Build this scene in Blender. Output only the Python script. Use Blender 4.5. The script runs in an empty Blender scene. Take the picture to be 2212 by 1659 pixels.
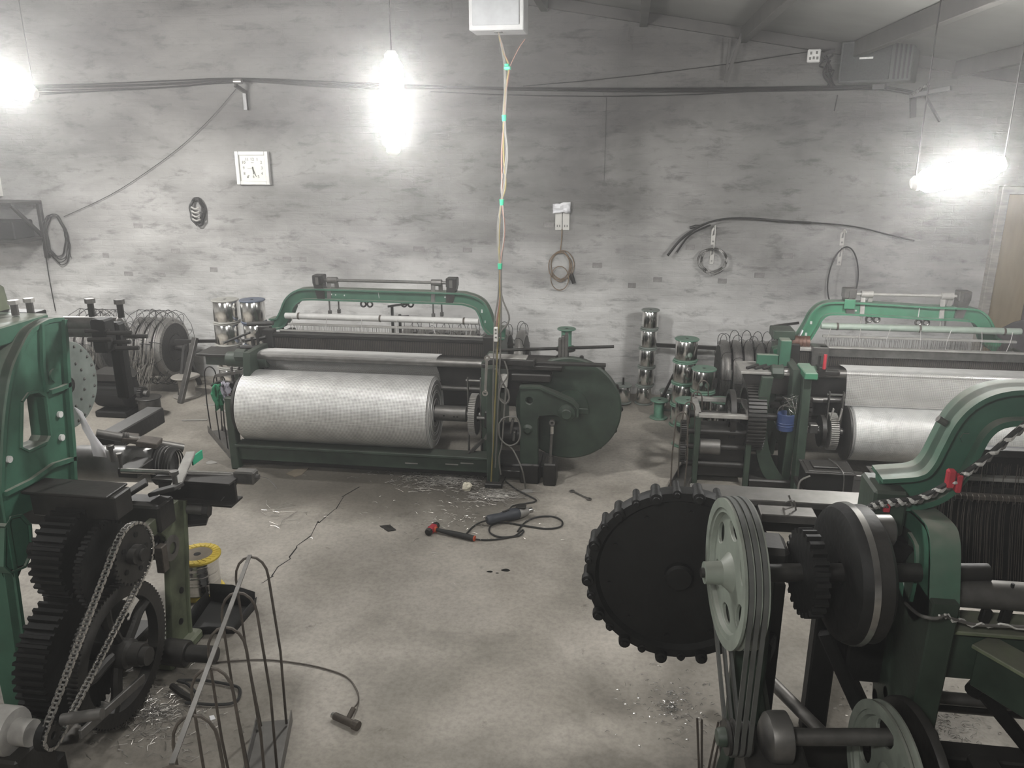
import bpy, bmesh, math, random
from mathutils import Vector as V, Matrix
random.seed(7)
SC = bpy.context.scene
C = SC.collection
R = math.radians
# ------------------------------------------------------------------ camera
F, CX, CY, YH, EYE, YAW = 1715.0, 1106.0, 829.5, 310.0, 2.5, R(8)
PIT = math.atan((CY - YH) / F)
cam = bpy.data.cameras.new('camera'); co = bpy.data.objects.new('camera', cam); C.objects.link(co)
cam.sensor_fit = 'HORIZONTAL'; cam.sensor_width = 36; cam.lens = 36 * F / 2212
co.location = (0, 0, EYE); co.rotation_euler = (R(90) - PIT, 0, YAW); cam.clip_start = .05
SC.camera = co
# ------------------------------------------------------------------ world, exposure
w = bpy.data.worlds.new('world'); SC.world = w; w.use_nodes = True
w.node_tree.nodes['Background'].inputs[0].default_value = (.8, .82, .85, 1)
w.node_tree.nodes['Background'].inputs[1].default_value = .0
cy = SC.cycles; cy.max_bounces = 4; cy.diffuse_bounces = 3; cy.use_light_tree = False; cy.adaptive_threshold = .05; cy.light_sampling_threshold = .05; cy.glossy_bounces = 2; cy.transmission_bounces = 1; cy.volume_bounces = 0; cy.transparent_max_bounces = 2; cy.caustics_reflective = False; cy.caustics_refractive = False
SC.view_settings.view_transform = 'Standard'; SC.view_settings.look = 'None'
SC.view_settings.exposure = 0.0; SC.view_settings.gamma = 1.0; SC.view_settings.use_curve_mapping = False
LAMP_POWER = 335.0
HAZE = .0145      # dusty air of the workshop
vs_ = w.node_tree.nodes.new('ShaderNodeVolumeScatter'); vs_.inputs['Color'].default_value = (.96, .96, .96, 1); vs_.inputs['Density'].default_value = HAZE; vs_.inputs['Anisotropy'].default_value = .75
w.node_tree.links.new(vs_.outputs[0], w.node_tree.nodes['World Output'].inputs['Volume'])

def ray(px, py):
    x = (px - CX) / F; y = -(py - CY) / F
    f0 = math.cos(PIT) + y * math.sin(PIT); z = -math.sin(PIT) + y * math.cos(PIT)
    return V((x * math.cos(YAW) - f0 * math.sin(YAW), x * math.sin(YAW) + f0 * math.cos(YAW), z))
def PY(px, py, Y): r = ray(px, py); t = Y / r.y; return V((r.x * t, Y, EYE + r.z * t))
def PX(px, py, X): r = ray(px, py); t = X / r.x; return V((X, r.y * t, EYE + r.z * t))
def PZ(px, py, Z=0.): r = ray(px, py); t = (Z - EYE) / r.z; return V((r.x * t, r.y * t, Z))

# ------------------------------------------------------------------ materials
MATS = {}
def pm(name, col, rough=.6, metal=0., var=.25, scale=6., dust=0., dustcol=(.17, .16, .14), bump=.0, bscale=40., emit=0., alpha=1., stretch=None, spec=.5, dark=None):
    if name in MATS: return MATS[name]
    m = bpy.data.materials.new(name); m.use_nodes = True; MATS[name] = m
    nt = m.node_tree; N = nt.nodes; L = nt.links; b = N['Principled BSDF']
    b.inputs['Roughness'].default_value = rough; b.inputs['Metallic'].default_value = metal
    b.inputs['Specular IOR Level'].default_value = spec
    tc = N.new('ShaderNodeTexCoord'); mp = N.new('ShaderNodeMapping'); L.new(tc.outputs['Object'], mp.inputs[0])
    if stretch: mp.inputs['Scale'].default_value = stretch
    nz = N.new('ShaderNodeTexNoise'); nz.inputs['Scale'].default_value = scale; nz.inputs['Detail'].default_value = 3; nz.inputs['Roughness'].default_value = .65
    L.new(mp.outputs[0], nz.inputs['Vector'])
    rp = N.new('ShaderNodeValToRGB'); rp.color_ramp.elements[0].position = .3; rp.color_ramp.elements[1].position = .7
    lo = dark if dark else tuple(c * (1 - var) for c in col)
    rp.color_ramp.elements[0].color = (*lo, 1); rp.color_ramp.elements[1].color = (*[min(1, c * (1 + var)) for c in col], 1)
    L.new(nz.outputs['Fac'], rp.inputs[0]); out = rp.outputs[0]
    if dust > 0:
        g = N.new('ShaderNodeNewGeometry'); sx = N.new('ShaderNodeSeparateXYZ'); L.new(g.outputs['Normal'], sx.inputs[0])
        mr = N.new('ShaderNodeMapRange'); mr.inputs[1].default_value = .15; mr.inputs[2].default_value = .85; mr.inputs[4].default_value = dust
        L.new(sx.outputs[2], mr.inputs[0])
        n2 = N.new('ShaderNodeTexNoise'); n2.inputs['Scale'].default_value = 14; L.new(mp.outputs[0], n2.inputs['Vector'])
        mu = N.new('ShaderNodeMath'); mu.operation = 'MULTIPLY'; m2 = N.new('ShaderNodeMapRange'); m2.inputs[1].default_value = .2; m2.inputs[2].default_value = .6; m2.inputs[3].default_value = .35
        L.new(n2.outputs['Fac'], m2.inputs[0]); L.new(mr.outputs[0], mu.inputs[0]); L.new(m2.outputs[0], mu.inputs[1])
        mx = N.new('ShaderNodeMix'); mx.data_type = 'RGBA'; mx.inputs[7].default_value = (*dustcol, 1)
        L.new(mu.outputs[0], mx.inputs[0]); L.new(out, mx.inputs[6]); out = mx.outputs[2]
        if metal > 0 or rough < .5:
            mr2 = N.new('ShaderNodeMapRange'); mr2.inputs[3].default_value = rough; mr2.inputs[4].default_value = .9; L.new(mu.outputs[0], mr2.inputs[0]); L.new(mr2.outputs[0], b.inputs['Roughness'])
    L.new(out, b.inputs['Base Color'])
    if bump >= .06:
        n3 = N.new('ShaderNodeTexNoise'); n3.inputs['Scale'].default_value = bscale; n3.inputs['Detail'].default_value = 1; L.new(mp.outputs[0], n3.inputs['Vector'])
        bp = N.new('ShaderNodeBump'); bp.inputs['Strength'].default_value = bump; bp.inputs['Distance'].default_value = .01
        L.new(n3.outputs['Fac'], bp.inputs['Height']); L.new(bp.outputs[0], b.inputs['Normal'])
    if emit: b.inputs['Emission Color'].default_value = (*col, 1); b.inputs['Emission Strength'].default_value = emit
    if alpha < 1: b.inputs['Alpha'].default_value = alpha
    return m

M_green = pm('green_paint', (.037, .110, .070), .45, 0, .25, 5, .75, dustcol=(.26, .25, .215), bump=.08)
M_greenlt = pm('light_green_paint', (.048, .185, .105), .42, 0, .18, 5, .6, dustcol=(.26, .26, .23), bump=.06)
M_dgreen = pm('oily_green_paint', (.028, .044, .031), .45, 0, .45, 4, .35, dustcol=(.09, .085, .075), bump=.1)
M_iron = pm('oily_iron', (.017, .016, .0145), .42, .2, .4, 8, .3, dustcol=(.085, .08, .072), bump=.12)
M_black = pm('black_grease', (.008, .008, .0075), .6, 0, .3, 9, 0, bump=.2, spec=.25)
M_steel = pm('worn_steel', (.16, .155, .148), .38, .75, .25, 12, .3)
M_bright = pm('bright_steel', (.55, .54, .52), .22, .95, .12, 20)
M_rust = pm('rusty_wire', (.085, .072, .06), .6, .35, .3, 25)
M_dwire = pm('dark_wire', (.02, .019, .018), .55, .2, .2, 25)
M_spoolw = pm('spool_wire', (.78, .77, .75), .17, 1., .06, 3, bump=.03, bscale=200, stretch=(1, 1, 30))
M_coil = pm('coil_wire', (.33, .32, .305), .30, .9, .45, 60, stretch=(12, 1, 1), bump=.5, bscale=120)
M_coild = pm('coil_dark', (.03, .028, .026), .5, .4, .4, 60, stretch=(14, 1, 1), bump=.4, bscale=120)
M_white = pm('white_paint', (.48, .475, .46), .5, 0, .12, 10, bump=.03)
M_plastic = pm('grey_white_plastic', (.50, .49, .46), .45, 0, .08, 8)
M_paper = pm('paper', (.72, .72, .74), .75, 0, .05, 6)
M_wood = pm('pale_wood', (.30, .28, .25), .7, 0, .25, 7, .3, stretch=(1, 1, 6))
M_blue = pm('blue_plastic', (.045, .075, .19), .4, 0, .2, 8)
M_yellow = pm('yellow_plastic', (.60, .45, .06), .5, 0, .2, 9)
M_red = pm('red_paint', (.42, .035, .05), .4, 0, .2, 12)
M_rubber = pm('black_rubber', (.02, .02, .019), .65, 0, .2, 10)
M_greytool = pm('dark_blue_grey_plastic', (.045, .05, .06), .5, 0, .15, 10)
M_tan = pm('tan_door', (.27, .21, .13), .6, 0, .15, 3, stretch=(3, 3, .5))
M_purple = pm('purple_brown_door', (.10, .07, .075), .6, 0, .15, 3)
M_belt = pm('rubber_belt', (.075, .078, .072), .55, 0, .2, 12)
M_cab1 = pm('grey_cable', (.115, .11, .10), .55, 0, .12, 14)
M_cab2 = pm('red_cable', (.19, .10, .075), .55, 0, .12, 14)
M_cab3 = pm('yellow_cable', (.19, .155, .05), .55, 0, .12, 14)
M_tape = pm('green_tape', (.03, .36, .20), .45, 0, .1, 14)
M_palegreen = pm('worn_pale_green', (.12, .14, .085), .6, 0, .55, 5, .5, bump=.1)
M_pulley = pm('pulley_green', (.20, .225, .19), .5, 0, .22, 7, .5, bump=.06)
M_ink = pm('printed_ink', (.10, .10, .09), .7, 0, .1, 9)
M_chalk = pm('chalk', (.55, .55, .53), .9, 0, .2, 40)
M_brown = pm('brown_cable', (.17, .12, .075), .6, 0, .2, 14)
M_scrap = pm('wire_scrap', (.42, .40, .37), .35, .8, .35, 30)
M_spoolg = pm('spool_green', (.11, .24, .17), .5, 0, .25, 9, .4)
M_card = pm('brown_card', (.19, .16, .12), .8, 0, .2, 9)
M_lite = pm('dusty_light_metal', (.34, .33, .31), .5, .3, .2, 12, .3)

def custom(name):
    m = bpy.data.materials.new(name); m.use_nodes = True; MATS[name] = m
    return m, m.node_tree.nodes, m.node_tree.links, m.node_tree.nodes['Principled BSDF']
def nd(N, t, **k):
    n = N.new(t)
    for a, v in k.items():
        if isinstance(a, str) and hasattr(n, a): setattr(n, a, v)
    return n
def ramp(N, stops):
    r = N.new('ShaderNodeValToRGB'); e = r.color_ramp.elements
    while len(e) < len(stops): e.new(.5)
    for q, (p, c) in zip(e, stops): q.position = p; q.color = (*c, 1) if len(c) == 3 else c
    return r
def noise(N, L, src, scale, detail=6, rough=.6, dist=0):
    n = N.new('ShaderNodeTexNoise'); n.inputs['Scale'].default_value = scale; n.inputs['Detail'].default_value = detail
    n.inputs['Roughness'].default_value = rough; n.inputs['Distortion'].default_value = dist; L.new(src, n.inputs['Vector']); return n
def mix(N, L, fac, a, b, mode='MIX'):
    x = N.new('ShaderNodeMix'); x.data_type = 'RGBA'; x.blend_type = mode
    for s, i in ((fac, 0), (a, 6), (b, 7)):
        if hasattr(s, 'is_output'): L.new(s, x.inputs[i])
        elif isinstance(s, (int, float)): x.inputs[i].default_value = s
        else: x.inputs[i].default_value = (*s, 1)
    return x.outputs[2]
# limewashed brick wall, sooty
M_wall, N, L, b = custom('sooty_limewashed_brick')
tc = N.new('ShaderNodeTexCoord'); mp = N.new('ShaderNodeMapping'); L.new(tc.outputs['Object'], mp.inputs[0])
mp.inputs['Rotation'].default_value = (R(-90), 0, 0)
obj_ = tc.outputs['Object']
st = N.new('ShaderNodeMapping'); st.inputs['Scale'].default_value = (.55, 1, 1.6); L.new(obj_, st.inputs[0])
n1 = noise(N, L, st.outputs[0], 1.1, 5, .62, .4); n2 = noise(N, L, st.outputs[0], 5.5, 5, .7, .3)
r1 = ramp(N, [(.33, (.36, .355, .345)), (.62, (.70, .695, .68))]); L.new(n1.outputs[0], r1.inputs[0])
r2 = ramp(N, [(.34, (.52, .52, .52)), (.47, (1, 1, 1)), (.7, (1.0, 1.0, 1.0))]); L.new(n2.outputs[0], r2.inputs[0])
c = mix(N, L, .8, r1.outputs[0], r2.outputs[0], 'MULTIPLY')
sp = N.new('ShaderNodeSeparateXYZ'); L.new(obj_, sp.inputs[0])
br = N.new('ShaderNodeTexBrick'); L.new(mp.outputs[0], br.inputs['Vector']); br.inputs['Scale'].default_value = 1
br.inputs['Brick Width'].default_value = .25; br.inputs['Row Height'].default_value = .065; br.inputs['Mortar Size'].default_value = .008; br.inputs['Mortar Smooth'].default_value = .9
br.inputs['Color1'].default_value = (1, 1, 1, 1); br.inputs['Color2'].default_value = (.90, .90, .90, 1); br.inputs['Mortar'].default_value = (.92, .92, .92, 1)
c = mix(N, L, .35, c, br.outputs['Color'], 'MULTIPLY')
# soot builds up towards the roof over years: a stain of the wall itself, cloudy edge
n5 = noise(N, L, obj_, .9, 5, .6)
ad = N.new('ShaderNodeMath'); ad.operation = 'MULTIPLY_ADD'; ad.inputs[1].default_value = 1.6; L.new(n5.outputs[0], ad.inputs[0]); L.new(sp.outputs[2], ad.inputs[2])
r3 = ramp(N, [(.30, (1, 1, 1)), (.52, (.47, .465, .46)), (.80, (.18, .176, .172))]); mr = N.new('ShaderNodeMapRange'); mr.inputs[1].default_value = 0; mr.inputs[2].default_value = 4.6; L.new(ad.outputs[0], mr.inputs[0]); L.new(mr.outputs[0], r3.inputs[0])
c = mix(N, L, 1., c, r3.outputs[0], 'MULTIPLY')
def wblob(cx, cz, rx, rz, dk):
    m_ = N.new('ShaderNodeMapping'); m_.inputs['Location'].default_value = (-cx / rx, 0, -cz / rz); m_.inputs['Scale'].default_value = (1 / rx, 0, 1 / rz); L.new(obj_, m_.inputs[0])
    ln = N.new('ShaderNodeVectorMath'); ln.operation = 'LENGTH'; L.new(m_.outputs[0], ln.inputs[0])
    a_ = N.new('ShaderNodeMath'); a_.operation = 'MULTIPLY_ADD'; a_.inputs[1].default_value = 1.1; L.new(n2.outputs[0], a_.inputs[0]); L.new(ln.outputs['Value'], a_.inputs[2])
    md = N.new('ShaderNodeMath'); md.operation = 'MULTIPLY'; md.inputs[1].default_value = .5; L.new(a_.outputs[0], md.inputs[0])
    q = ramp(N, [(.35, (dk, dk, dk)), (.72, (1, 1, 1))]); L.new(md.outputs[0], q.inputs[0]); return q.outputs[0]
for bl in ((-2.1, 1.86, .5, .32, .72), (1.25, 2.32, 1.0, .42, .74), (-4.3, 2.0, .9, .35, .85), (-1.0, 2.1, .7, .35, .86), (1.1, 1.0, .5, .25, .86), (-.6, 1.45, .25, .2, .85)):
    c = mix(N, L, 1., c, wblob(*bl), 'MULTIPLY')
L.new(c, b.inputs['Base Color']); b.inputs['Roughness'].default_value = .9; b.inputs['Specular IOR Level'].default_value = .15
ad2 = N.new('ShaderNodeMath'); ad2.operation = 'MULTIPLY_ADD'; ad2.inputs[1].default_value = .5; L.new(br.outputs['Fac'], ad2.inputs[0]); ad2.inputs[1].default_value = -.07; L.new(n2.outputs[0], ad2.inputs[2])
bp = N.new('ShaderNodeBump'); bp.inputs['Strength'].default_value = .55; bp.inputs['Distance'].default_value = .02; L.new(ad2.outputs[0], bp.inputs['Height']); L.new(bp.outputs[0], b.inputs['Normal'])
# concrete floor with oil
M_floor, N, L, b = custom('oil_stained_concrete')
tc = N.new('ShaderNodeTexCoord'); o_ = tc.outputs['Object']
n1 = noise(N, L, o_, 1.3, 6, .62, .3); n2 = noise(N, L, o_, .75, 4, .55, .6); n3 = noise(N, L, o_, 35, 2, .7)
r1 = ramp(N, [(.3, (.255, .236, .206)), (.7, (.50, .464, .411))]); L.new(n1.outputs[0], r1.inputs[0])
r2 = ramp(N, [(.36, (.72, .71, .69)), (.56, (1, 1, 1))]); L.new(n2.outputs[0], r2.inputs[0])
c = mix(N, L, .75, r1.outputs[0], r2.outputs[0], 'MULTIPLY')
n6 = noise(N, L, o_, 5, 6, .7, .6); r4 = ramp(N, [(.27, (.35, .34, .32)), (.36, (1, 1, 1))]); L.new(n6.outputs[0], r4.inputs[0]); c = mix(N, L, .8, c, r4.outputs[0], 'MULTIPLY')
r3 = ramp(N, [(.3, (.82, .82, .82)), (.6, (1.05, 1.05, 1.05))]); L.new(n3.outputs[0], r3.inputs[0]); c = mix(N, L, 1., c, r3.outputs[0], 'MULTIPLY')
# grease around the looms; some blobs also paint in shade
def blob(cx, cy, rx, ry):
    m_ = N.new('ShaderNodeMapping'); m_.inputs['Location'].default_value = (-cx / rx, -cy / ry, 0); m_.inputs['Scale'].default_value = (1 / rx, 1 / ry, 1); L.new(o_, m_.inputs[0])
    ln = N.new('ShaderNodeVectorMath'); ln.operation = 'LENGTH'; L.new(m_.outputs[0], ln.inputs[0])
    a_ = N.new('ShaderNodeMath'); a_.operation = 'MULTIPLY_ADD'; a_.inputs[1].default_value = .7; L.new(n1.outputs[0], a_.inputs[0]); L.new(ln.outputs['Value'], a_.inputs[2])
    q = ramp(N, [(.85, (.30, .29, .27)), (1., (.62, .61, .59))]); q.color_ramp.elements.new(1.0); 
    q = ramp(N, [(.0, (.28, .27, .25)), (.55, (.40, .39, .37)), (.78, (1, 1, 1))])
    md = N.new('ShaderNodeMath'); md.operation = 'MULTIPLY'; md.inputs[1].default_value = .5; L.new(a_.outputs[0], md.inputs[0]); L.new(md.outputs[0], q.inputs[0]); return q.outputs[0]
for bl in ((-1.9, 5.7, 1.9, .95), (2.0, 5.9, 1.9, 1.0), (-2.7, 2.7, 1.15, 1.2), (1.3, 3.1, 1.25, 1.0), (-4.6, 6.6, 1.3, 1.3), (-.2, 1.2, 2.8, 2.0), (-1.9, 5.3, 1.5, .5), (-1.9, 5.5, 1.3, .4)):  # foreground and left loom front blobs mix dirt with painted shade
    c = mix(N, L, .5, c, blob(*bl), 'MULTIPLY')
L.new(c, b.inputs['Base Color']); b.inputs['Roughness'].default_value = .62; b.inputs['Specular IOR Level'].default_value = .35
bp = N.new('ShaderNodeBump'); bp.inputs['Strength'].default_value = .15; bp.inputs['Distance'].default_value = .01; L.new(n3.outputs[0], bp.inputs['Height']); L.new(bp.outputs[0], b.inputs['Normal'])
M_ceil = pm('dusty_white_roof_sheet', (.15, .147, .138), .8, 0, .15, 1.5)
M_purlin = pm('sooty_purlin', (.05, .047, .043), .7, 0, .2, 4)
# woven wire mesh on the rolls
def mesh_mat(name, col, pitch):
    m, N, L, b = custom(name)
    tc = N.new('ShaderNodeTexCoord')
    wv = N.new('ShaderNodeTexWave'); wv.wave_type = 'BANDS'; wv.bands_direction = 'X'; wv.inputs['Scale'].default_value = .314 / pitch; L.new(tc.outputs['UV'], wv.inputs['Vector'])
    wu = N.new('ShaderNodeTexWave'); wu.wave_type = 'BANDS'; wu.bands_direction = 'Y'; wu.inputs['Scale'].default_value = .314 / pitch; L.new(tc.outputs['UV'], wu.inputs['Vector'])
    mx = N.new('ShaderNodeMath'); mx.operation = 'MAXIMUM'; L.new(wv.outputs['Fac'], mx.inputs[0]); L.new(wu.outputs['Fac'], mx.inputs[1])
    q = ramp(N, [(.35, tuple(k * .25 for k in col)), (.75, col)]); L.new(mx.outputs[0], q.inputs[0])
    nn = noise(N, L, tc.outputs['Object'], 9, 4, .75, .5); q2 = ramp(N, [(.36, (.78, .78, .78)), (.6, (1, 1, 1))]); L.new(nn.outputs[0], q2.inputs[0])
    L.new(mix(N, L, 1., q.outputs[0], q2.outputs[0], 'MULTIPLY'), b.inputs['Base Color'])
    b.inputs['Metallic'].default_value = .55; b.inputs['Roughness'].default_value = .42
    bp = N.new('ShaderNodeBump'); bp.inputs['Strength'].default_value = .6; bp.inputs['Distance'].default_value = .002; L.new(mx.outputs[0], bp.inputs['Height']); L.new(bp.outputs[0], b.inputs['Normal'])
    return m
M_mesh = mesh_mat('woven_mesh', (.80, .79, .77), .011)
M_mesh2 = mesh_mat('fine_woven_mesh', (.84, .84, .82), .006)
M_wirelt = pm('mesh_wire', (.80, .79, .77), .35, .6, .08, 10)

# ------------------------------------------------------------------ mesh builder
def wm(o):
    m = Matrix.Identity(4)
    while o is not None:
        m = o.matrix_basis @ m; o = o.parent
    return m
def basis(d):
    d = V(d).normalized(); u = V((0, 0, 1)) if abs(d.z) < .95 else V((1, 0, 0))
    a = d.cross(u).normalized(); return a, d.cross(a).normalized(), d
def cat(pts, n=6, closed=False):
    P_ = [V(p) for p in pts]; out = []; k = len(P_)
    for i in range(k if closed else k - 1):
        if closed: p0, p1, p2, p3 = P_[(i - 1) % k], P_[i], P_[(i + 1) % k], P_[(i + 2) % k]
        else: p0, p1, p2, p3 = P_[max(i - 1, 0)], P_[i], P_[i + 1], P_[min(i + 2, k - 1)]
        for j in range(n):
            t = j / n
            out.append(.5 * ((2 * p1) + (p2 - p0) * t + (2 * p0 - 5 * p1 + 4 * p2 - p3) * t * t + (3 * p1 - p0 - 3 * p2 + p3) * t ** 3))
    if not closed: out.append(P_[-1])
    return out
class MB:
    def __init__(s): s.v = []; s.f = []; s.uv = None
    def add(s, vs, fs):
        k = len(s.v); s.v += [V(p) for p in vs]; s.f += [tuple(i + k for i in f) for f in fs]; return s
    def box(s, lo, hi, b=0., rot=None, cen=None):
        lo = V(lo); hi = V(hi); c_ = (lo + hi) / 2; h = (hi - lo) / 2; h = V((abs(h.x), abs(h.y), abs(h.z)))
        b = min(b, min(h) * .45); vs = []; fs = []
        if b <= 0:
            vs = [V((x, y, z)) for x in (-h.x, h.x) for y in (-h.y, h.y) for z in (-h.z, h.z)]
            fs = [(0, 1, 3, 2), (4, 6, 7, 5), (0, 4, 5, 1), (2, 3, 7, 6), (0, 2, 6, 4), (1, 5, 7, 3)]
        else:
            ix = {}
            for x in (-1, 1):
                for y in (-1, 1):
                    for z in (-1, 1):
                        for a in range(3):
                            p = [x * (h.x - b), y * (h.y - b), z * (h.z - b)]; p[a] += b * (x, y, z)[a]
                            ix[(x, y, z, a)] = len(vs); vs.append(V(p))
            S = (-1, 1)
            for a in range(3):
                o1, o2 = [q for q in range(3) if q != a]
                for s_ in S:
                    q = []
                    for (u, w_) in ((-1, -1), (1, -1), (1, 1), (-1, 1)):
                        k = [0, 0, 0]; k[a] = s_; k[o1] = u; k[o2] = w_; q.append(ix[(*k, a)])
                    fs.append(tuple(q))
                for u in S:
                    for w_ in S:
                        q = []
                        for s_, ax in ((-1, o1), (1, o1), (1, o2), (-1, o2)):
                            k = [0, 0, 0]; k[a] = s_; k[o1] = u; k[o2] = w_; q.append(ix[(*k, ax)])
                        fs.append(tuple(q))
            for x in S:
                for y in S:
                    for z in S: fs.append((ix[(x, y, z, 0)], ix[(x, y, z, 1)], ix[(x, y, z, 2)]))
        if rot is not None: vs = [rot @ p for p in vs]
        return s.add([p + c_ for p in vs], fs)
    def bar(s, p0, p1, wd, ht, b=0., up=(0, 0, 1)):
        p0 = V(p0); p1 = V(p1); d = p1 - p0; ln = d.length; d.normalize(); up = V(up)
        if abs(d.dot(up)) > .98: up = V((0, 1, 0))
        a = d.cross(up).normalized(); u = a.cross(d).normalized()
        rot = Matrix((a, d, u)).transposed()
        k = MB().box((-wd / 2, -ln / 2, -ht / 2), (wd / 2, ln / 2, ht / 2), b); c_ = (p0 + p1) / 2
        return s.add([rot @ p + c_ for p in k.v], k.f)
    def lathe(s, o, d, prof, n=24, close=False):
        # prof: list of (radius, distance along d)
        o = V(o); a, u, d = basis(d); vs = []; fs = []
        for r, h in prof:
            for i in range(n):
                t = 2 * math.pi * i / n; vs.append(o + d * h + (a * math.cos(t) + u * math.sin(t)) * max(r, 1e-5))
        m = len(prof)
        for j in range(m if close else m - 1):
            for i in range(n):
                k = (j + 1) % m; fs.append((j * n + i, j * n + (i + 1) % n, k * n + (i + 1) % n, k * n + i))
        return s.add(vs, fs)
    def cyl(s, p0, p1, r, r1=None, n=16, cap=True, ch=0.):
        p0 = V(p0); p1 = V(p1); d = p1 - p0; h = d.length; r1 = r if r1 is None else r1
        pr = [(r, 0), (r1, h)]
        if ch: pr = [(r - ch, 0), (r, ch), (r1, h - ch), (r1 - ch, h)]
        if cap: pr = [(0, 0)] + pr + [(0, h)]
        return s.lathe(p0, d, pr, n)
    def tube(s, pts, r, n=6, closed=False):
        pts = [V(p) for p in pts]; k = len(pts); vs = []; fs = []; a = None
        for i, p in enumerate(pts):
            d = (pts[(i + 1) % k] - pts[i - 1]) if (closed or 0 < i < k - 1) else (pts[1] - pts[0] if i == 0 else pts[-1] - pts[-2])
            if d.length < 1e-9: d = V((0, 0, 1))
            d.normalize()
            if a is None: a, u, _ = basis(d)
            else:
                a = a - d * a.dot(d)
                if a.length < 1e-6: a, u, _ = basis(d)
                a.normalize(); u = d.cross(a)
            for j in range(n):
                t = 2 * math.pi * j / n; vs.append(p + (a * math.cos(t) + u * math.sin(t)) * r)
        for i in range(k if closed else k - 1):
            for j in range(n): fs.append((i * n + j, i * n + (j + 1) % n, ((i + 1) % k) * n + (j + 1) % n, ((i + 1) % k) * n + j))
        if not closed: fs += [tuple(range(n - 1, -1, -1)), tuple((k - 1) * n + j for j in range(n))]
        return s.add(vs, fs)
    def prism(s, poly, fn, w0, w1):
        k = len(poly); vs = [fn(a, b_, w0) for a, b_ in poly] + [fn(a, b_, w1) for a, b_ in poly]
        fs = [tuple(range(k - 1, -1, -1)), tuple(range(k, 2 * k))] + [(i, (i + 1) % k, k + (i + 1) % k, k + i) for i in range(k)]
        return s.add(vs, fs)
    def band(s, A, B, fn, w0, w1):
        k = len(A); vs = [fn(*p, w0) for p in A] + [fn(*p, w0) for p in B] + [fn(*p, w1) for p in A] + [fn(*p, w1) for p in B]; fs = []
        for i in range(k - 1):
            fs += [(i, i + 1, k + i + 1, k + i), (2 * k + i, 3 * k + i, 3 * k + i + 1, 2 * k + i + 1), (i, 2 * k + i, 2 * k + i + 1, i + 1), (k + i, k + i + 1, 3 * k + i + 1, 3 * k + i)]
        fs += [(0, k, 3 * k, 2 * k), (k - 1, 3 * k - 1, 4 * k - 1, 2 * k - 1)]
        return s.add(vs, fs)
    def gear(s, o, d, r, wd, n, td, hole=0.):
        o = V(o); a, u, d = basis(d); pts = []
        for i in range(n):
            for f_, rr in ((-.3, r - td), (-.18, r), (.18, r), (.3, r - td)):
                t = 2 * math.pi * (i + f_) / n; pts.append((a * math.cos(t) + u * math.sin(t)) * rr)
        k = len(pts); hr = hole if hole else .0005
        inn = [p.normalized() * hr for p in pts]
        vs = [o - d * wd / 2 + p for p in pts] + [o + d * wd / 2 + p for p in pts] + [o - d * wd / 2 + p for p in inn] + [o + d * wd / 2 + p for p in inn]; fs = []
        for i in range(k):
            j = (i + 1) % k
            fs += [(i, j, k + j, k + i), (2 * k + i, 2 * k + j, j, i), (k + i, k + j, 3 * k + j, 3 * k + i), (2 * k + j, 2 * k + i, 3 * k + i, 3 * k + j)]
        return s.add(vs, fs)
    def grid(s, rows):
        n = len(rows[0]); vs = [p for r_ in rows for p in r_]
        return s.add(vs, [(i * n + j, i * n + j + 1, (i + 1) * n + j + 1, (i + 1) * n + j) for i in range(len(rows) - 1) for j in range(n - 1)])
    def build(s, name, mat, parent=None, local=False, smooth=35, recalc=True):
        me = bpy.data.meshes.new(name); inv = Matrix.Identity(4) if (local or parent is None) else wm(parent).inverted()
        me.from_pydata([inv @ p for p in s.v], [], s.f)
        if recalc:
            bm = bmesh.new(); bm.from_mesh(me); bmesh.ops.remove_doubles(bm, verts=bm.verts, dist=1e-6); bmesh.ops.recalc_face_normals(bm, faces=bm.faces); bm.to_mesh(me); bm.free()
        if smooth:
            me.polygons.foreach_set('use_smooth', [True] * len(me.polygons)); me.set_sharp_from_angle(angle=R(smooth))
        me.materials.append(mat); me.update()
        o = bpy.data.objects.new(name, me); C.objects.link(o); o.parent = parent
        return o
fxz = lambda a, b_, w_: V((a, w_, b_))
fyz = lambda a, b_, w_: V((w_, a, b_))
fxy = lambda a, b_, w_: V((a, b_, w_))
def thing(name, label, cate, loc=(0, 0, 0), rz=0, group=None):
    o = bpy.data.objects.new(name, None); C.objects.link(o); o.location = loc; o.rotation_euler = (0, 0, rz)
    o.empty_display_size = .1; o['label'] = label; o['category'] = cate
    if group: o['group'] = group
    return o
def tag(o, label, cate, group=None):
    o['label'] = label; o['category'] = cate
    if group: o['group'] = group
    return o
def solo(mb, name, mat, label, cate, loc=None, group=None, **k):
    if loc is None: loc = sum(mb.v, V()) / len(mb.v); loc.z = min(p.z for p in mb.v)
    loc = V(loc); mb.v = [p - loc for p in mb.v]
    o = mb.build(name, mat, None, **k); o.location = loc; return tag(o, label, cate, group)
def struct(mb, name, mat, parent=None, **k):
    o = mb.build(name, mat, parent, **k)
    if parent is None: o['kind'] = 'structure'
    return o
def dup(root, loc, rz=None, label=None, rot=None):
    def cp(o, p):
        c_ = o.copy(); C.objects.link(c_); c_.parent = p
        for ch in o.children: cp(ch, c_)
        return c_
    r_ = cp(root, None); r_.location = loc
    if rot is not None: r_.rotation_euler = rot
    elif rz is not None: r_.rotation_euler = (0, 0, rz)
    if label: r_['label'] = label
    return r_
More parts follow.
